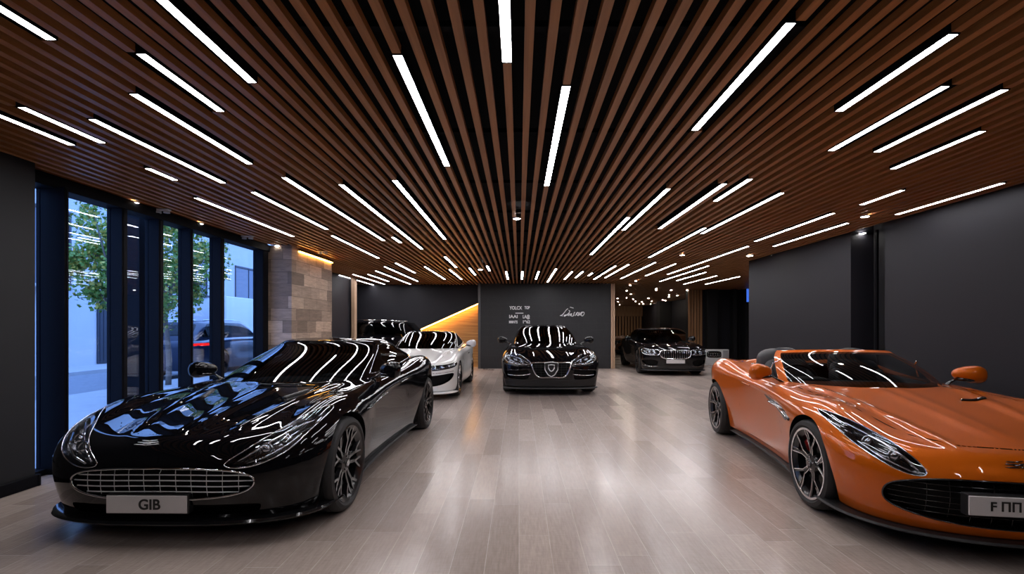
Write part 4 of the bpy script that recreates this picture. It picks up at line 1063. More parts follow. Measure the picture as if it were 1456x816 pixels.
# flowing signature: strokes of a bent steel tube
def P2(px, py): X, Z = PT(785 + px / 20.4, 425 + py / 20.4, YB); return (X, YB - .018, Z)
strokes = [[(230, 485), (300, 455), (370, 370), (430, 300), (460, 290)], [(300, 500), (280, 470), (330, 440)], [(480, 330), (510, 370), (440, 450), (360, 500), (350, 480), (420, 460), (480, 490)], [(515, 240), (560, 250), (620, 268)],
           [(460, 495), (500, 430), (520, 490), (540, 430), (560, 490)], [(570, 420), (560, 490), (610, 490), (630, 420)], [(630, 490), (640, 400), (670, 395)], [(670, 490), (720, 400), (740, 400), (710, 440), (760, 490)], [(760, 490), (780, 390), (790, 470), (830, 400), (830, 480)], [(900, 380), (850, 420), (850, 480), (890, 485), (930, 420), (900, 380), (840, 390)]]
sg = MB()
for s_ in strokes:
    sp = Spl(np.arange(len(s_)), np.array(s_, float)); sg.tube([P2(*p) for p in sp(np.linspace(0, len(s_) - 1, 8 * len(s_)))], .014, 6)
tag(sg.build('wall_signature', 'sign', smooth=True), 'flowing steel script signature on the right of the tiled wall', 'sign lettering')
# small blue screen at the end of the right wall
X = (1063.6 - VPX) / F_PX * 17.1; mb = MB(); zt, zbm = EYE + 54 / F_PX * 17.1, EYE + 34 / F_PX * 17.1
mb.bbox(X - .07, X + .09, 17.1, 17.16, zbm, zt, .004, 0); mb.box(X - .055, X + .075, 17.095, 17.10, zbm + .02, zt - .02, 1); tag(mb.build('wall_screen', ['frame', emat('blue screen', (.05, .16, .75), .9)]), 'narrow blue lit screen beside the end of the right wall', 'screen')
# grille display board on the floor
t = thing('display_board', 'white display board with a dark oval grille standing beside the far saloon', 'display board', (7.0, 16.3, 0), -.12)
k = MB(); k.bbox(-.40, .40, -.05, .05, .03, .56, .02); k.build('board', 'white_metal', t, sharp=40)
k = MB(); k.bbox(-.44, .44, -.12, .12, 0, .03, .008); k.build('base', 'white_metal', t, sharp=40)
k = MB(); k.sell((-.11, -.05, .38), (.25, .02, .12), .5, nu=32, nv=12); g_ = k.build('grille_insert', 'gloss_black', t, smooth=True)
k = MB()
for a in range(5):
    cx = -.27 + a * .08; k.tube([(cx + .045 * math.cos(q), -.075, .38 + .06 * math.sin(q)) for q in np.linspace(0, 2 * PI, 16, endpoint=False)], .007, 5, closed=True)
k.build('chrome_ring', 'chrome', g_, smooth=True)
k = MB(); k.bbox(.19, .36, -.056, -.05, .10, .52, .002); k.build('side_panel', pmat('grey board insert', (.38, .38, .4), .5), t)
# ------------------------------------------------------------------ outside: street, facade, trees
M['asphalt'] = pmat('asphalt street', (0.22, 0.23, 0.25), .75, noise=.25, nscale=6)
M['paving'] = pmat('pale pavement slabs', (0.42, 0.42, 0.42), .8, noise=.12, nscale=3)
M['render'] = pmat('pale rendered facade', (0.55, 0.56, 0.58), .85, noise=.05, nscale=2)
M['facade_dark'] = pmat('dark facade opening', (0.03, 0.035, 0.05), .5)
M['facade_glass'] = pmat('facade window glass', (0.06, 0.08, 0.12), .08, 0, .5)
M['bark'] = pmat('grey bark', (0.16, 0.13, 0.11), .9, noise=.4, nscale=20, bump=.4, bscale=30)
M['leaf_a'] = pmat('green leaves', (0.13, 0.24, 0.035), .55, noise=.35, nscale=2.5)
M['leaf_b'] = pmat('yellowing leaves', (0.45, 0.38, 0.06), .55, noise=.3, nscale=2.5)
mb = MB(); mb.box(-30, -9.2, -10, 60, -.22, -.14); struct(mb.build('street', 'asphalt'))
mb = MB(); mb.bbox(-9.2, -4.46, -6, 60, -.3, -.03, .01); struct(mb.build('pavement', 'paving'))
mb = MB(); mb.bbox(-15.9, -13.6, -10, 60, -.3, -.02, .01); struct(mb.build('pavement_far', 'paving'))
# facade with windows and doors
FX = -15.5
b = thing('apartment_building', 'pale rendered building across the street with dark framed windows', 'building', (FX, 20, 0))
k = MB(); k.box(-6, 0, -24, 40, -.1, 11); k.build('wall', 'render', b)
for (y0, y1, z0, z1) in [(-6.2, -4.15, 2.75, 5.2), (-2.6, -1.2, 2.9, 5.4), (1.2, 2.8, 2.9, 5.2), (5.2, 7.6, 2.3, 4.6), (9.6, 11.4, 2.8, 5.2), (14, 16, 2.8, 5.2), (-6.4, -4.9, 6.6, 8.8), (-2.6, -1.2, 6.6, 8.8), (1.2, 2.8, 6.6, 8.8), (5.2, 7.4, 6.6, 8.8)]:
    w = MB(); w.bbox(-.05, .07, y0 - .08, y1 + .08, z1, z1 + .1, .01); w.bbox(-.05, .12, y0 - .12, y1 + .12, z0 - .1, z0, .01); w.bbox(-.05, .04, y0 - .08, y0, z0, z1, .01); w.bbox(-.05, .04, y1, y1 + .08, z0, z1, .01); w.bbox(-.05, .03, (y0 + y1) / 2 - .03, (y0 + y1) / 2 + .03, z0, z1, .01)
    wo = w.build('window', 'facade_dark', b); w = MB(); w.box(-.04, .008, y0, y1, z0, z1); w.build('pane', 'facade_glass', wo)
for (y0, y1, z1) in [(-3.1, -2.3, 2.35), (-1.9, -.9, 2.0), (3.4, 6.0, 2.3)]:
    w = MB(); w.bbox(-.05, .05, y0, y1, 0, z1, .01); 
    for q in np.arange(y0 + .08, y1, .16): w.box(.05, .065, q, q + .05, .1, z1 - .1)
    w.build('door', 'facade_dark', b)
w = MB(); w.bbox(-.02, .5, -6.8, -4.4, 2.62, 2.72, .01); w.build('ledge', 'render', b)
# low white wall with dark lettering in front of the facade
t = thing('street_hoarding', 'white hoarding with dark characters across the street, behind the parked cars', 'hoarding', (-13.4, 23.6, 0))
k = MB(); k.bbox(-.06, .06, -2.6, 3.5, -.1, 2.75, .02); k.build('panel', pmat('white hoarding', (.75, .76, .78), .6), t)
k = MB()
for (y0, y1, z0, z1) in [(.2, .28, 1.5, 2.3), (.2, .6, 2.22, 2.3), (.2, .5, 1.9, 1.97), (.8, .88, 1.5, 2.2), (.8, 1.25, 2.15, 2.22), (.8, 1.1, 1.85, 1.92)]: k.box(.062, .075, y0, y1, z0, z1)
k.build('lettering', 'ink', t)
def tree(x, y, h, lean, crown, label, seed, nleaf=2600, ls=.085):
    r = np.random.default_rng(seed); t = thing('street_tree', label, 'tree', (x, y, -.06), 0, 'trees on the pavement')
    k = MB(); pts = [Vector((lean[0] * q ** 1.5, lean[1] * q ** 1.5, h * q)) + Vector((.03 * math.sin(7 * q), .03 * math.cos(5 * q), 0)) for q in np.linspace(0, 1, 10)]
    k.tube(pts, list(np.linspace(.065, .035, 10)), 10); top = pts[-1]; tips = []
    for j in range(15):
        q = r.uniform(.45, 1); p0 = pts[int(q * 9)]; a = r.uniform(0, 2 * PI); c = Vector((crown[0] * math.cos(a) * r.uniform(.4, .9), crown[0] * math.sin(a) * r.uniform(.4, .9), crown[2] + crown[1] * r.uniform(-.7, .8)))
        mid = (p0 + c) / 2 + Vector((0, 0, .15)); k.tube([p0, (p0 + mid) / 2, mid, (mid + c) / 2, c], [.03, .024, .018, .012, .006], 6); tips += [c, (mid + c) / 2, mid]
    k.build('trunk', 'bark', t, smooth=True)
    f = MB(); ctr = []
    for j in range(70):
        b0 = tips[r.integers(len(tips))] if j < 40 else Vector((r.uniform(-1, 1) * crown[0] * .8, r.uniform(-1, 1) * crown[0] * .8, crown[2] + r.uniform(-.9, .9) * crown[1])); ctr.append((b0, r.uniform(.16, .36)))
    for j in range(nleaf):
        c, s = ctr[r.integers(len(ctr))]; d = Vector(r.normal(size=3)); d = d.normalized() * s * r.uniform(.2, 1.15) ** .6; p = c + d
        u = Vector(r.normal(size=3)).normalized(); v = u.cross(Vector(r.normal(size=3))).normalized(); l = ls * r.uniform(.7, 1.3); w = l * .42; nn = u.cross(v) * l * .12
        f.add([p, p + u * l * .5 + v * w + nn, p + u * l, p + u * l * .5 - v * w + nn], [(0, 1, 2, 3)], 0 if r.random() < .72 else 1)
    f.build('foliage', ['leaf_a', 'leaf_b'], t)
tree(-7.25, 8.5, 2.9, (-.15, -.1), (.95, 1.2, 2.6), 'leafy street tree seen through the first window pane', 3, 6500, .075)
tree(-8.40, 11.0, 3.0, (-.25, .3), (1.25, 1.35, 3.1), 'slim leaning street tree seen through the middle panes', 8, 6500, .085)
w = bpy.data.worlds.new('dusk sky'); SC.world = w; w.use_nodes = True; nt = w.node_tree; nt.nodes.clear()
bg = nt.nodes.new('ShaderNodeBackground'); wo = nt.nodes.new('ShaderNodeOutputWorld'); bg.inputs[0].default_value = (.25, .46, 1.0, 1); bg.inputs[1].default_value = 4.2; nt.links.new(bg.outputs[0], wo.inputs[0])
# ------------------------------------------------------------------ the cars
def shield(x, z, w, h, mt='dark_chrome', mt2='plastic'):
    def f(car, c, B, H):
        hp, n = B.front(x, z - h * .2); y = min(B.front(x, z)[0].y, hp.y) - .012
        pts = [(-w / 2, h / 2), (0, h * .56), (w / 2, h / 2), (w * .48, 0), (w * .25, -h * .36), (0, -h / 2), (-w * .25, -h * .36), (-w * .48, 0)]
        k = MB(); m = len(pts); k.add([(x + a, y, z + b) for a, b in pts] + [(x + a, y + .02, z + b) for a, b in pts], [tuple(reversed(range(m)))] + [(i, (i + 1) % m, (i + 1) % m + m, i + m) for i in range(m)]); o = k.build('badge', mt2, car)
        k = MB(); k.tube([(x + a, y - .002, z + b) for a, b in pts], .010, 6, closed=True); k.tube([(x + a * .45, y - .004, z + .03 + b * .45) for a, b in pts], .012, 6, closed=True); k.build('emblem', mt, o, smooth=True)
    return f
def wings(x, yy, w, mt='badge'):
    """small winged badge lying on the nose"""
    def f(car, c, B, H):
        k = MB()
        def S(px, dy): h, n = B.up(px, yy + dy); return h + n * .004
        for s in (-1, 1):
            for (a, b) in ((0, 1.0), (.013, .84), (.026, .6)): k.tube([S(x + s * w * .5 * t * b + s * .004, -.006 + a + .006 * (t)) for t in np.linspace(0, 1, 7)], [.006, .006, .006, .005, .005, .004, .002], 6, flat=.6)
        k.tube([S(x - .022, .004), S(x + .022, .004)], .007, 6, flat=.5); k.build('badge', mt, car, smooth=True)
    return f
def tails(car, c, B, H): pass
TAIL = ('tail_lamp', lambda S: poly_region(None, [(.50, .80), (.70, .83), (.82, .82), (.86, .74), (.78, .69), (.60, .72)], 'xz', lambda S: S.P[:, 1] > 3.0)(S), 'mat:lens_red')
M['lens_red'] = pmat('red tail lens', (.25, .005, .005), .15, 0, .6)
HERO['regions'].append(('tail_lamp', region([(.50, .80), (.70, .83), (.82, .82), (.86, .74), (.78, .69), (.60, .72)], 'xz', lambda S: S.P[:, 1] > HERO['yt'] - .6), 'mat:lens_red'))
HERO['extra'] = [wings(-.13, -.575, .15)]; HERO['bowl'] = 'dark_chrome'
build_car('black_coupe', HERO, 'glossy black grand touring coupe beside the windows, number plate reading GIB', (-2.21, 3.48, 0), -.015)

ORANGE = variant(HERO, bowl='gloss_black', paint='paint_orange', wb=2.45, Rw=.33, Ra=.362, yn=-.86, yt=3.06, Ln=.62, Lt=.62, n1=2.6, ns=240,
    W=[(-.86, .90), (0, .935), (.5, .90), (1.1, .87), (1.8, .89), (2.45, .94), (2.8, .92), (3.06, .86)],
    zc=[(-.86, .60), (-.55, .655), (0, .745), (.4, .80), (.75, .845), (1.3, .86), (2.1, .89), (2.6, .92), (2.85, .91), (3.06, .86)],
    zs=[(-.86, .56), (-.45, .67), (0, .775), (.4, .80), (.9, .82), (1.4, .835), (2.0, .89), (2.5, .935), (2.85, .90), (3.06, .84)],
    zb=[(-.9, .16), (0, .16), (1, .15), (2.45, .17), (3.1, .22)], R=[(-.86, .15), (-.3, .17), (.3, .15), (.9, .10), (1.8, .10), (2.4, .15), (3.06, .13)],
    bulges=[gauss(.72, -.05, .16, .42, .04), gauss(.78, 2.42, .15, .42, .03), ridge([(-.8, .34), (0, .46), (.75, .58)], .045, .014, -.75, .8), ridge([(-.8, .03), (0, .05), (.8, .09)], .06, .010, -.6, .75), gauss(.40, 2.35, .12, .3, .05)],
    side_disp=scallop(.38, 2.0, .40, .76, .018), wheel='polished', caliper='caliper_red', glass='glass_car', track=.93, track_r=.935, convertible=(2.82, 2.0),
    open=[(0, .92), (.45, .96), (.63, 1.12), (.66, 1.5), (.62, 1.95), (.45, 2.2), (0, 2.26), (-.45, 2.2), (-.62, 1.95), (-.66, 1.5), (-.63, 1.12), (-.45, .96)],
    house=dict(nt=44, nv=28, bulge=.03,
        B=[(0, .60), (.40, .67), (.64, .88), (.70, 1.12), (.70, 1.5), (.68, 1.8), (.60, 2.1), (.40, 2.3), (0, 2.35)],
        C=[(0, 1.30, 1.135), (.32, 1.33, 1.13), (.50, 1.42, 1.118), (.54, 1.56, 1.11), (.55, 1.75, 1.10), (.53, 1.9, 1.09), (.48, 2.05, 1.07), (.28, 2.15, 1.06), (0, 2.2, 1.05)],
        S=[(0, 1.38, 1.165), (0, 1.40, 1.168), (0, 1.48, 1.17), (0, 1.58, 1.17), (0, 1.7, 1.165), (0, 1.8, 1.16), (0, 1.9, 1.15), (0, 2.0, 1.14), (0, 2.05, 1.12)],
        windows=[('windscreen', 'ws', (2.24, .13, 1.80))]),
    cabin=dict(dash=(.85, .89), seat=(1.62, 1.09), hand=1, mat='leather'),
    regions=[('headlight', region([(.60, .495), (.62, .57), (.69, .655), (.77, .72), (.83, .75), (.868, .745), (.875, .68), (.84, .60), (.77, .535), (.68, .49)], 'xz', front_cond(.15)), 'headlight'),
             ('grille_opening', region(full([(.12, .495), (.38, .49), (.58, .475), (.72, .435), (.77, .38), (.75, .30), (.62, .25), (.40, .225), (.1, .22)]), 'xz', front_cond(-.1, .8)), 'void'),
             ('side_scoop', region([(.40, .575), (.38, .63), (.52, .668), (.75, .692), (1.0, .712), (.82, .662), (.6, .615)], 'yz', lambda S: np.abs(S.P[:, 0]) > .7, 6), 'mat:gloss_black'),
             ('tail_lamp', region([(.50, .76), (.70, .79), (.80, .78), (.84, .70), (.76, .65), (.60, .68)], 'xz', lambda S: S.P[:, 1] > 2.6), 'mat:lens_red')],
    hl_poly=[(.60, .495), (.62, .57), (.69, .655), (.77, .72), (.83, .75), (.868, .745), (.875, .68), (.84, .60), (.77, .535), (.68, .49)],
    projectors=[(.70, .585, .036), (.78, .645, .034)], light_strips=[[(.625, .515), (.66, .58), (.73, .655), (.80, .71), (.85, .725)], [(.66, .505), (.76, .555), (.83, .63)]],
    grille=dict(poly=[(.12, .495), (.38, .49), (.58, .475), (.72, .435), (.77, .38), (.75, .30), (.62, .25), (.40, .225), (.1, .22)], h=[.27, .305, .34, .375, .41, .445], v=[-.6, -.5, -.4, -.3, -.2, -.1, 0, .1, .2, .3, .4, .5, .6], arc=.008, rh=.003, rv=.002, rim=.005, rim_mat='gloss_black', bar_mat='gloss_black'),
    gaps=[('yz', [(.60, .18), (.58, .50), (.62, .76), (.66, .90)], .0022, SIDE), ('yz', [(1.62, .18), (1.70, .45), (1.74, .75), (1.70, .95)], .0022, SIDE), ('yz', [(.60, .20), (1.62, .20)], .002, SIDE),
          ('xy', [(0, -.66), (.35, -.62), (.54, -.45), (.62, -.1), (.68, .4), (.70, .75)], .008, TOPN)],
    lines=[('side_strake', 'yz', [(.30, .60), (.45, .64), (.62, .655), (.86, .665)], .016, 'gloss_black', .003), ('strake_blade', 'yz', [(.34, .61), (.50, .648), (.70, .662), (.84, .668)], .007, 'chrome', .016),
           ('door_handle', 'yz', [(1.38, .745), (1.47, .75), (1.58, .755)], .010, 'paint_orange', .004), ('hood_vent!', 'xy', [(.34, .30), (.42, .29), (.51, .30)], .014, 'gloss_black', .002), ('hood_vent_blade!', 'xy', [(.35, .305), (.42, .295), (.50, .305)], .005, 'chrome', .012)],
    sills=[('front_splitter', -.9, -.15, .135, .002, .25, .026, 'plastic', False), ('side_skirt', .42, 2.05, .125, -.045, .12, .032, 'plastic', True)],
    mirror=(.90, .98, .93), plate=(-.22, .375, .52, .108, [('F ПП', -.08, .07)], -.02), extra=[wings(-.16, -.80, .13, 'dark_chrome')])
M['F_font'] = M['ink']
def roadster_bits(car, c, B, H):
    # roll hoops behind the seats and the folded roof cover
    for sg in (1, -1):
        k = MB(); k.sell((sg * .38, 1.86, .95), (.24, .13, .17), .7, nu=24, nv=12); k.build('roll_hoop', 'leather', car, smooth=True)
        # door glass left standing in front of the mirror line
        q = [(sg * .70, 1.02, .86), (sg * .70, 1.32, .87), (sg * .66, 1.30, .99), (sg * .62, 1.22, 1.03)]
        k = MB(); k.tube([q[1], q[2], q[3]], .007, 6); k.build('quarter_glass_frame', 'chrome', car, smooth=True)
    k = MB(); k.sell((0, 2.22, .895), (.58, .10, .035), .5, nu=32, nv=10); k.build('roof_cover', 'gloss_black', car, smooth=True)
ORANGE['extra'].append(roadster_bits)
build_car('orange_roadster', ORANGE, 'burnt orange open-top roadster by the right wall with a black grille', (3.10, 3.38, 0), -.14)

def scaled(c, kz, house_lift=0.0, **k):
    c = variant(c, **k); return c
WHITE = variant(HERO, bowl='gloss_black', hl_poly=None, paint='paint_white', roof='gloss_black', ns=150, ms=24, mt=28, detail=0, wb=2.3, yn=-.78, yt=3.05, Rw=.335, Ra=.365, Ln=.55, n1=3.2,
    W=[(-.78, .84), (0, .86), (1, .85), (2.3, .88), (3.05, .82)],
    zc=[(-.78, .68), (-.4, .76), (0, .82), (.6, .90), (1.2, .93), (2.3, .95), (3.05, .90)], zs=[(-.78, .66), (-.3, .76), (0, .82), (.6, .87), (1.4, .90), (2.3, .96), (3.05, .88)],
    zb=[(-.8, .17), (3.1, .17)], R=[(-.78, .09), (0, .11), (1, .09), (3.05, .12)], bulges=[ridge([(-.7, .5), (0, .52), (.7, .6)], .05, .012, -.7, .7)], side_disp=scallop(.4, 1.9, .4, .7, .02), inset=[(0, .04), (.15, .01), (.5, .0), (1, 0)],
    track=.86, track_r=.87, wheel='silver', glass='glass_dark',
    house=dict(nt=28, nv=18, bulge=.025,
        B=[(0, .55), (.40, .60), (.64, .78), (.69, 1.0), (.70, 1.5), (.69, 1.9), (.64, 2.3), (.42, 2.6), (0, 2.68)],
        C=[(0, 1.25, 1.235), (.34, 1.27, 1.232), (.50, 1.36, 1.225), (.53, 1.5, 1.22), (.54, 1.7, 1.215), (.53, 1.95, 1.18), (.50, 2.2, 1.12), (.34, 2.45, 1.03), (0, 2.55, 1.0)],
        S=[(0, 1.30, 1.255), (0, 1.33, 1.26), (0, 1.42, 1.268), (0, 1.52, 1.27), (0, 1.66, 1.268), (0, 1.88, 1.24), (0, 2.1, 1.19), (0, 2.3, 1.11), (0, 2.4, 1.07)],
        windows=[('windscreen', 'ws', (2.34, .12, 1.92)), ('side_window', 'poly', [(2.72, .3), (2.85, 1.2), (3.05, 1.8), (3.6, 1.88), (4.6, 1.85), (5.4, 1.5), (5.9, .6), (5.4, .4), (3.6, .3)])],
        trims=[([(2.70, .26), (2.83, 1.2), (3.03, 1.84), (3.6, 1.93), (4.62, 1.9), (5.45, 1.54), (6.0, .56), (5.4, .34), (3.6, .24)], .008, 'paint_white')]),
    cabin=dict(dash=(.75, .95), seat=(1.6, 1.12), hand=1, mat='leather_tan'),
    regions=[('headlight', region([(.36, .635), (.55, .655), (.74, .675), (.83, .69), (.85, .655), (.80, .60), (.60, .565), (.40, .56)], 'xz', front_cond(.1), 4), 'headlight'),
             ('grille_opening', region(full([(.10, .46), (.45, .465), (.74, .50), (.81, .48), (.76, .38), (.62, .30), (.42, .265), (.1, .26)]), 'xz', front_cond(-.1, .8), 4), 'void')],
    projectors=[(.50, .61, .028), (.62, .62, .028), (.74, .64, .028)], light_strips=[[(.42, .575), (.6, .585), (.78, .62)]], grille=None,
    gaps=[('yz', [(.5, .2), (.48, .5), (.55, .85)], .006, SIDE), ('yz', [(1.7, .2), (1.74, .5), (1.72, .9)], .006, SIDE), ('xy', [(0, -.62), (.4, -.6), (.55, -.3), (.66, .6)], .005, TOPN)],
    lines=[('chrome_strip', 'xz', [(.0, .505), (.3, .505), (.6, .515), (.80, .54)], .008, 'chrome', .004), ('door_handle', 'yz', [(1.4, .76), (1.55, .765)], .012, 'chrome', .004)],
    sills=[('front_splitter', -.8, -.25, .125, .012, .2, .035, 'paint_white', False)], mirror=(.98, .92, 1.0), plate=None, extra=[])
build_car('white_sports_car', WHITE, 'white sports car with a dark windscreen before the slanting LED line', (-2.03, 9.16, 0), 0.0)

CENTRE = variant(HERO, bowl='gloss_black', paint='paint_grey', ns=170, ms=26, mt=30, detail=0, wb=2.9, yn=-.82, yt=3.8, Rw=.35, Ra=.38, Ln=.42, n1=3.4,
    W=[(-.82, .97), (0, .985), (1.3, .95), (2.9, .98), (3.8, .90)],
    zc=[(-.82, .70), (-.5, .80), (0, .89), (.5, .95), (.9, .98), (2.9, 1.0), (3.8, .95)], zs=[(-.82, .70), (-.5, .80), (0, .88), (.6, .93), (2, .96), (2.9, .99), (3.8, .92)], R=[(-.82, .14), (0, .15), (1, .12), (3.8, .14)],
    zb=[(-.85, .18), (3.9, .18)],
    bulges=[gauss(.76, -.05, .15, .5, .04), ridge([(-.8, .34), (0, .40), (.8, .55)], .06, .007, -.8, .85)], track=.965, track_r=.97, side_disp=scallop(.4, 2.4, .45, .8, .02),
    house=dict(nt=28, nv=18, bulge=.03,
        B=[(0, .70), (.42, .76), (.68, .96), (.76, 1.2), (.79, 1.9), (.78, 2.4), (.72, 2.95), (.5, 3.3), (0, 3.38)],
        C=[(0, 1.62, 1.36), (.34, 1.65, 1.355), (.52, 1.75, 1.345), (.58, 1.9, 1.345), (.60, 2.2, 1.34), (.59, 2.5, 1.32), (.55, 2.8, 1.24), (.38, 3.1, 1.12), (0, 3.2, 1.09)],
        S=[(0, 1.68, 1.395), (0, 1.72, 1.40), (0, 1.82, 1.41), (0, 1.95, 1.42), (0, 2.15, 1.42), (0, 2.45, 1.40), (0, 2.75, 1.32), (0, 2.95, 1.22), (0, 3.05, 1.17)],
        windows=[('windscreen', 'ws', (2.32, .12, 1.90)), ('side_window', 'poly', [(2.72, .3), (2.85, 1.2), (3.05, 1.8), (3.6, 1.88), (4.6, 1.85), (5.4, 1.5), (5.9, .6), (5.4, .4), (3.6, .3)])], trims=[]),
    cabin=dict(dash=(.95, .98), seat=(2.0, 1.22), hand=1),
    regions=[('headlight', region([(.40, .66), (.50, .74), (.62, .80), (.76, .835), (.86, .83), (.90, .78), (.88, .70), (.78, .65), (.60, .625), (.46, .63)], 'xz', front_cond(.2), 5), 'headlight'),
             ('grille_opening', region(full([(.12, .665), (.34, .66), (.385, .62), (.33, .48), (.25, .385), (.1, .375)]), 'xz', front_cond(-.3, .85), 5), 'void'),
             ('side_intake', region([(.46, .53), (.62, .50), (.86, .50), (.90, .44), (.82, .36), (.56, .33), (.44, .37)], 'xz', front_cond(-.2, .85), 5), 'voids'),
             ('lower_valance', lambda S: np.where(S.P[:, 1] < -.36, S.P[:, 2] - .325, .2), 'mat:plastic')],
    hl_poly=[(.40, .66), (.50, .74), (.62, .80), (.76, .835), (.86, .83), (.90, .78), (.88, .70), (.78, .65), (.60, .625), (.46, .63)], hl_r=.007,
    void_depth=.05, projectors=[(.58, .70, .032), (.70, .73, .032)], light_strips=[[(.46, .66), (.56, .72), (.70, .78), (.82, .80)], [(.5, .645), (.68, .66), (.84, .72)], [(.76, .68), (.80, .74), (.86, .79)]],
    grille=dict(poly=[(.12, .665), (.34, .66), (.385, .62), (.33, .48), (.25, .385), (.1, .375)], h=[.42, .47, .52, .57, .62], v=[-.3, -.2, -.1, 0, .1, .2, .3], rh=.003, rv=.003, rim=.014, rim_mat='chrome', bar_mat='plastic'),
    gaps=[('xy', [(0, -.62), (.4, -.6), (.6, -.3), (.72, .6)], .005, TOPN), ('yz', [(.62, .2), (.6, .5), (.66, .9)], .005, SIDE), ('yz', [(1.9, .2), (1.95, .5), (1.93, .95)], .005, SIDE)],
    lines=[('chrome_strip', 'xz', [(.42, .44), (.60, .415), (.84, .42)], .010, 'chrome', .006), ('chrome_strip', 'xz', [(.42, .54), (.62, .52), (.86, .525)], .005, 'dark_chrome', .004)],
    sills=[('front_splitter', -.85, -.40, .14, -.03, .2, .035, 'plastic', False)], mirror=(1.02, 1.12, 1.05), plate=None, extra=[shield(0, .525, .26, .27, 'badge')])
build_car('graphite_coupe', CENTRE, 'dark graphite coupe facing straight ahead before the tiled wall, chrome shield grille', (.63, 9.8, 0), 0.0)

SALOON = variant(CENTRE, hl_poly=[(.44, .70), (.60, .73), (.76, .75), (.86, .74), (.88, .66), (.80, .60), (.60, .575), (.46, .585)], paint='paint_black', wb=2.95, W=[(-.82, .90), (0, .915), (1.3, .90), (2.95, .92), (3.8, .85)], track=.90, track_r=.90, bulges=[gauss(.72, -.05, .14, .5, .02), ridge([(-.8, .4), (0, .45), (.8, .55)], .05, .012, -.8, .85)],
    zc=[(-.82, .76), (-.5, .83), (0, .88), (.5, .92), (.9, .95), (2.9, .97), (3.8, .93)], zs=[(-.82, .74), (-.5, .81), (0, .86), (.6, .89), (2, .92), (2.9, .95), (3.8, .90)],
    house=dict(nt=28, nv=18, bulge=.03,
        B=[(0, .66), (.42, .72), (.66, .92), (.73, 1.2), (.75, 1.9), (.74, 2.4), (.70, 2.95), (.5, 3.3), (0, 3.38)],
        C=[(0, 1.50, 1.27), (.34, 1.53, 1.265), (.52, 1.62, 1.255), (.56, 1.8, 1.255), (.58, 2.1, 1.25), (.57, 2.5, 1.23), (.54, 2.8, 1.17), (.38, 3.1, 1.08), (0, 3.2, 1.05)],
        S=[(0, 1.56, 1.30), (0, 1.60, 1.305), (0, 1.70, 1.315), (0, 1.85, 1.32), (0, 2.05, 1.32), (0, 2.45, 1.30), (0, 2.75, 1.24), (0, 2.95, 1.16), (0, 3.05, 1.12)],
        windows=CENTRE['house']['windows'], trims=[]),
    regions=[('headlight', region([(.44, .70), (.60, .73), (.76, .75), (.86, .74), (.88, .66), (.80, .60), (.60, .575), (.46, .585)], 'xz', front_cond(.1), 4), 'headlight'),
             ('grille_opening', region(full([(.10, .71), (.34, .70), (.41, .66), (.40, .56), (.30, .49), (.1, .475)]), 'xz', front_cond(-.3, .85), 5), 'void'),
             ('side_intake', region([(.50, .42), (.82, .44), (.84, .36), (.70, .29), (.52, .28)], 'xz', front_cond(-.2, .85), 5), 'voids'),
             ('lower_valance', lambda S: np.where(S.P[:, 1] < -.36, S.P[:, 2] - .27, .2), 'mat:plastic')],
    projectors=[(.56, .65, .034), (.70, .67, .034)], light_strips=[[(.48, .60), (.6, .60), (.76, .63), (.84, .70)], [(.5, .69), (.66, .715), (.82, .725)]],
    grille=dict(poly=[(.10, .71), (.34, .70), (.41, .66), (.40, .56), (.30, .49), (.1, .475)], h=[], v=[-.36, -.30, -.24, -.18, -.12, -.06, 0, .06, .12, .18, .24, .30, .36], rv=.010, rim=.014, rim_mat='chrome', bar_mat='chrome', depth=.004),
    lines=[('chrome_strip', 'xz', [(.46, .27), (.64, .26), (.82, .29)], .006, 'chrome', .004)],
    mirror=(.98, 1.05, .99), plate=(0, .40, .50, .10, [], .0), extra=[], cabin=dict(dash=(.9, .95), seat=(1.9, 1.14), hand=1))
build_car('black_saloon', SALOON, 'glossy black saloon with an upright chrome-barred grille at the far hall entrance', (4.37, 13.5, 0), -.07)
COPPER = variant(SALOON, paint='paint_brown', ns=110, ms=18, mt=22)
build_car('copper_saloon', COPPER, 'copper brown saloon half hidden in the far hall by the twin oak posts', (5.3, 22.5, 0), -1.25)

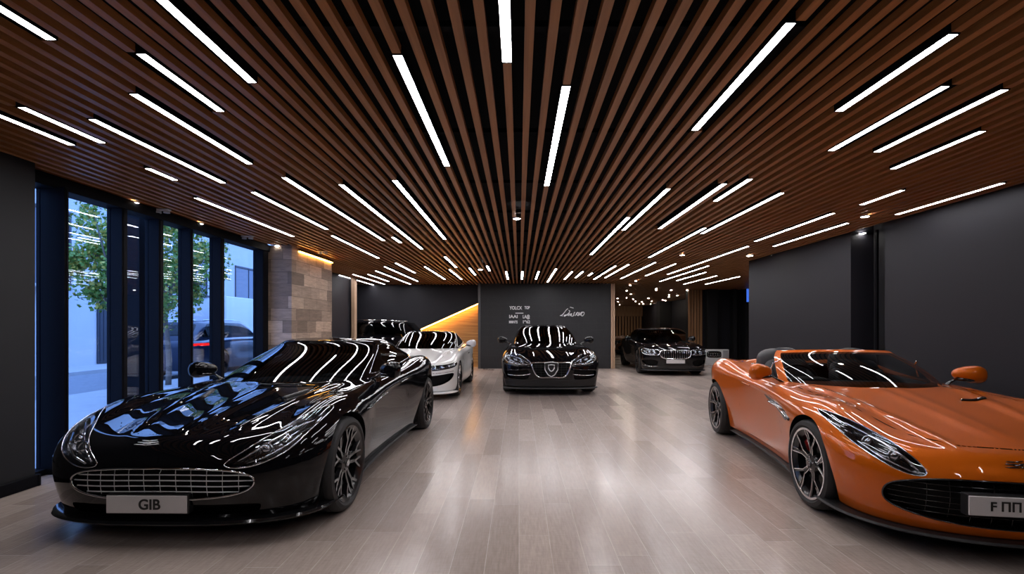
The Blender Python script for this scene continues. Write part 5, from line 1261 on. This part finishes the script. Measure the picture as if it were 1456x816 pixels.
SUV = variant(SALOON, hl_poly=None, paint='paint_black', ns=130, ms=22, mt=24, wb=2.85, Rw=.38, Ra=.42, yn=-.85, yt=3.75, Ln=.45, Lt=.35, n2=4.5,
    W=[(-.85, .93), (0, .95), (1.3, .94), (2.85, .95), (3.75, .90)], zc=[(-.85, .88), (-.4, 1.0), (0, 1.04), (.8, 1.10), (2.9, 1.06), (3.75, 1.0)], zs=[(-.85, .86), (-.4, .97), (0, 1.0), (.8, 1.03), (2.9, 1.04), (3.75, .98)],
    zb=[(-.9, .24), (3.9, .24)], track=.94, track_r=.94,
    house=dict(nt=28, nv=18, bulge=.03,
        B=[(0, .60), (.42, .65), (.70, .80), (.79, 1.0), (.81, 1.8), (.80, 2.6), (.76, 3.35), (.55, 3.6), (0, 3.64)],
        C=[(0, 1.25, 1.50), (.36, 1.27, 1.495), (.58, 1.34, 1.485), (.64, 1.5, 1.485), (.66, 2.0, 1.49), (.65, 2.6, 1.485), (.62, 3.05, 1.465), (.45, 3.25, 1.45), (0, 3.3, 1.44)],
        S=[(0, 1.32, 1.53), (0, 1.36, 1.535), (0, 1.45, 1.54), (0, 1.6, 1.545), (0, 1.95, 1.55), (0, 2.5, 1.545), (0, 2.9, 1.52), (0, 3.08, 1.50), (0, 3.14, 1.49)],
        windows=[('windscreen', 'ws', (2.32, .12, 1.90)), ('side_window', 'poly', [(2.72, .3), (2.9, 1.3), (3.1, 1.8), (3.6, 1.86), (5.4, 1.84), (5.9, 1.5), (6.0, .5), (5.4, .32), (3.6, .3)]), ('rear_window', 'side', (6.7, 8.6, .6, 1.85))], trims=[]),
    cabin=dict(dash=(.95, 1.08), seat=(1.9, 1.32), hand=1), regions=[('headlight', region([(.50, .84), (.70, .87), (.86, .86), (.88, .78), (.76, .74), (.54, .75)], 'xz', front_cond(.1), 4), 'headlight'),
             ('grille_opening', region(full([(.10, .80), (.40, .80), (.44, .74), (.36, .50), (.1, .49)]), 'xz', front_cond(-.3, .9), 5), 'void'),
             ('tail_lamp', region([(.76, .93), (.84, .945), (.93, .94), (.95, .89), (.86, .875), (.78, .885)], 'xz', lambda S: S.P[:, 1] > 3.2), 'mat:lamp_red')],
    projectors=[(.62, .80, .03), (.74, .81, .03)], light_strips=[], grille=dict(poly=[(.10, .80), (.40, .80), (.44, .74), (.36, .50), (.1, .49)], h=[.56, .62, .68, .74], v=[], rh=.008, rim=.012, rim_mat='chrome', bar_mat='dark_chrome'),
    lines=[('roof_rail', 'xy', [(.56, 1.5), (.60, 2.0), (.60, 2.6), (.56, 3.0)], .014, 'chrome', .03)], plate=(0, .42, .5, .1, [], 0), mirror=(1.0, .98, 1.12), extra=[])
def rails(car, c, B, H):
    for sg in (1, -1):
        q = [tuple(p + np.array([0, 0, .03])) for p in H.ev(np.linspace(sg * 3.4, sg * 5.8, 14), np.full(14, 2.45))]
        k = MB(); k.tube(q, .014, 8); k.build('roof_rail', 'chrome', car, smooth=True)
SUV['lines'] = []; SUV['extra'] = [rails]; SUV_IN = variant(SUV, regions=[r for r in SUV['regions'] if r[0] != 'tail_lamp'])
build_car('black_suv', SUV_IN, 'dark tall estate car standing side-on behind the pale oak post', (-6.6, 14.42, 0), -PI / 2)
SUV_OUT = variant(SUV, paint='paint_blue')
build_car('parked_suv', SUV_OUT, 'dark parked car with glowing red tail lamps outside the middle window panes', (-9.85, 16.75, -.14), PI)[0].scale = (1.1, 1.1, 1.1)
STREET = variant(SALOON, paint='paint_blue', ns=110, ms=18, mt=22)
build_car('parked_saloon', STREET, 'navy parked saloon in line ahead of the car with red tail lamps', (-10.6, 21.6, -.14), PI)
EXPOSURE = 0.25
# ------------------------------------------------------------------ camera and picture settings
cam = bpy.data.cameras.new('camera'); co = bpy.data.objects.new('camera', cam); COL.objects.link(co)
cam.sensor_width = 36; cam.lens = F_PX / 1456 * 36; cam.shift_x = -(VPX - 728) / 1456; cam.shift_y = (VPY - 408) / 1456
co.location = (0, 0, EYE); co.rotation_euler = (PI / 2, 0, 0); cam.clip_start = .05; cam.clip_end = 300
SC.camera = co
SC.view_settings.view_transform = 'Standard'; SC.view_settings.look = 'None'; SC.view_settings.gamma = 1; SC.view_settings.use_curve_mapping = False
SC.view_settings.exposure = EXPOSURE
SC.cycles.use_denoising = True; SC.cycles.max_bounces = 10; SC.cycles.glossy_bounces = 5; SC.cycles.diffuse_bounces = 4; SC.cycles.transparent_max_bounces = 16
SC.cycles.caustics_reflective = False; SC.cycles.caustics_refractive = False; SC.cycles.sample_clamp_indirect = 6
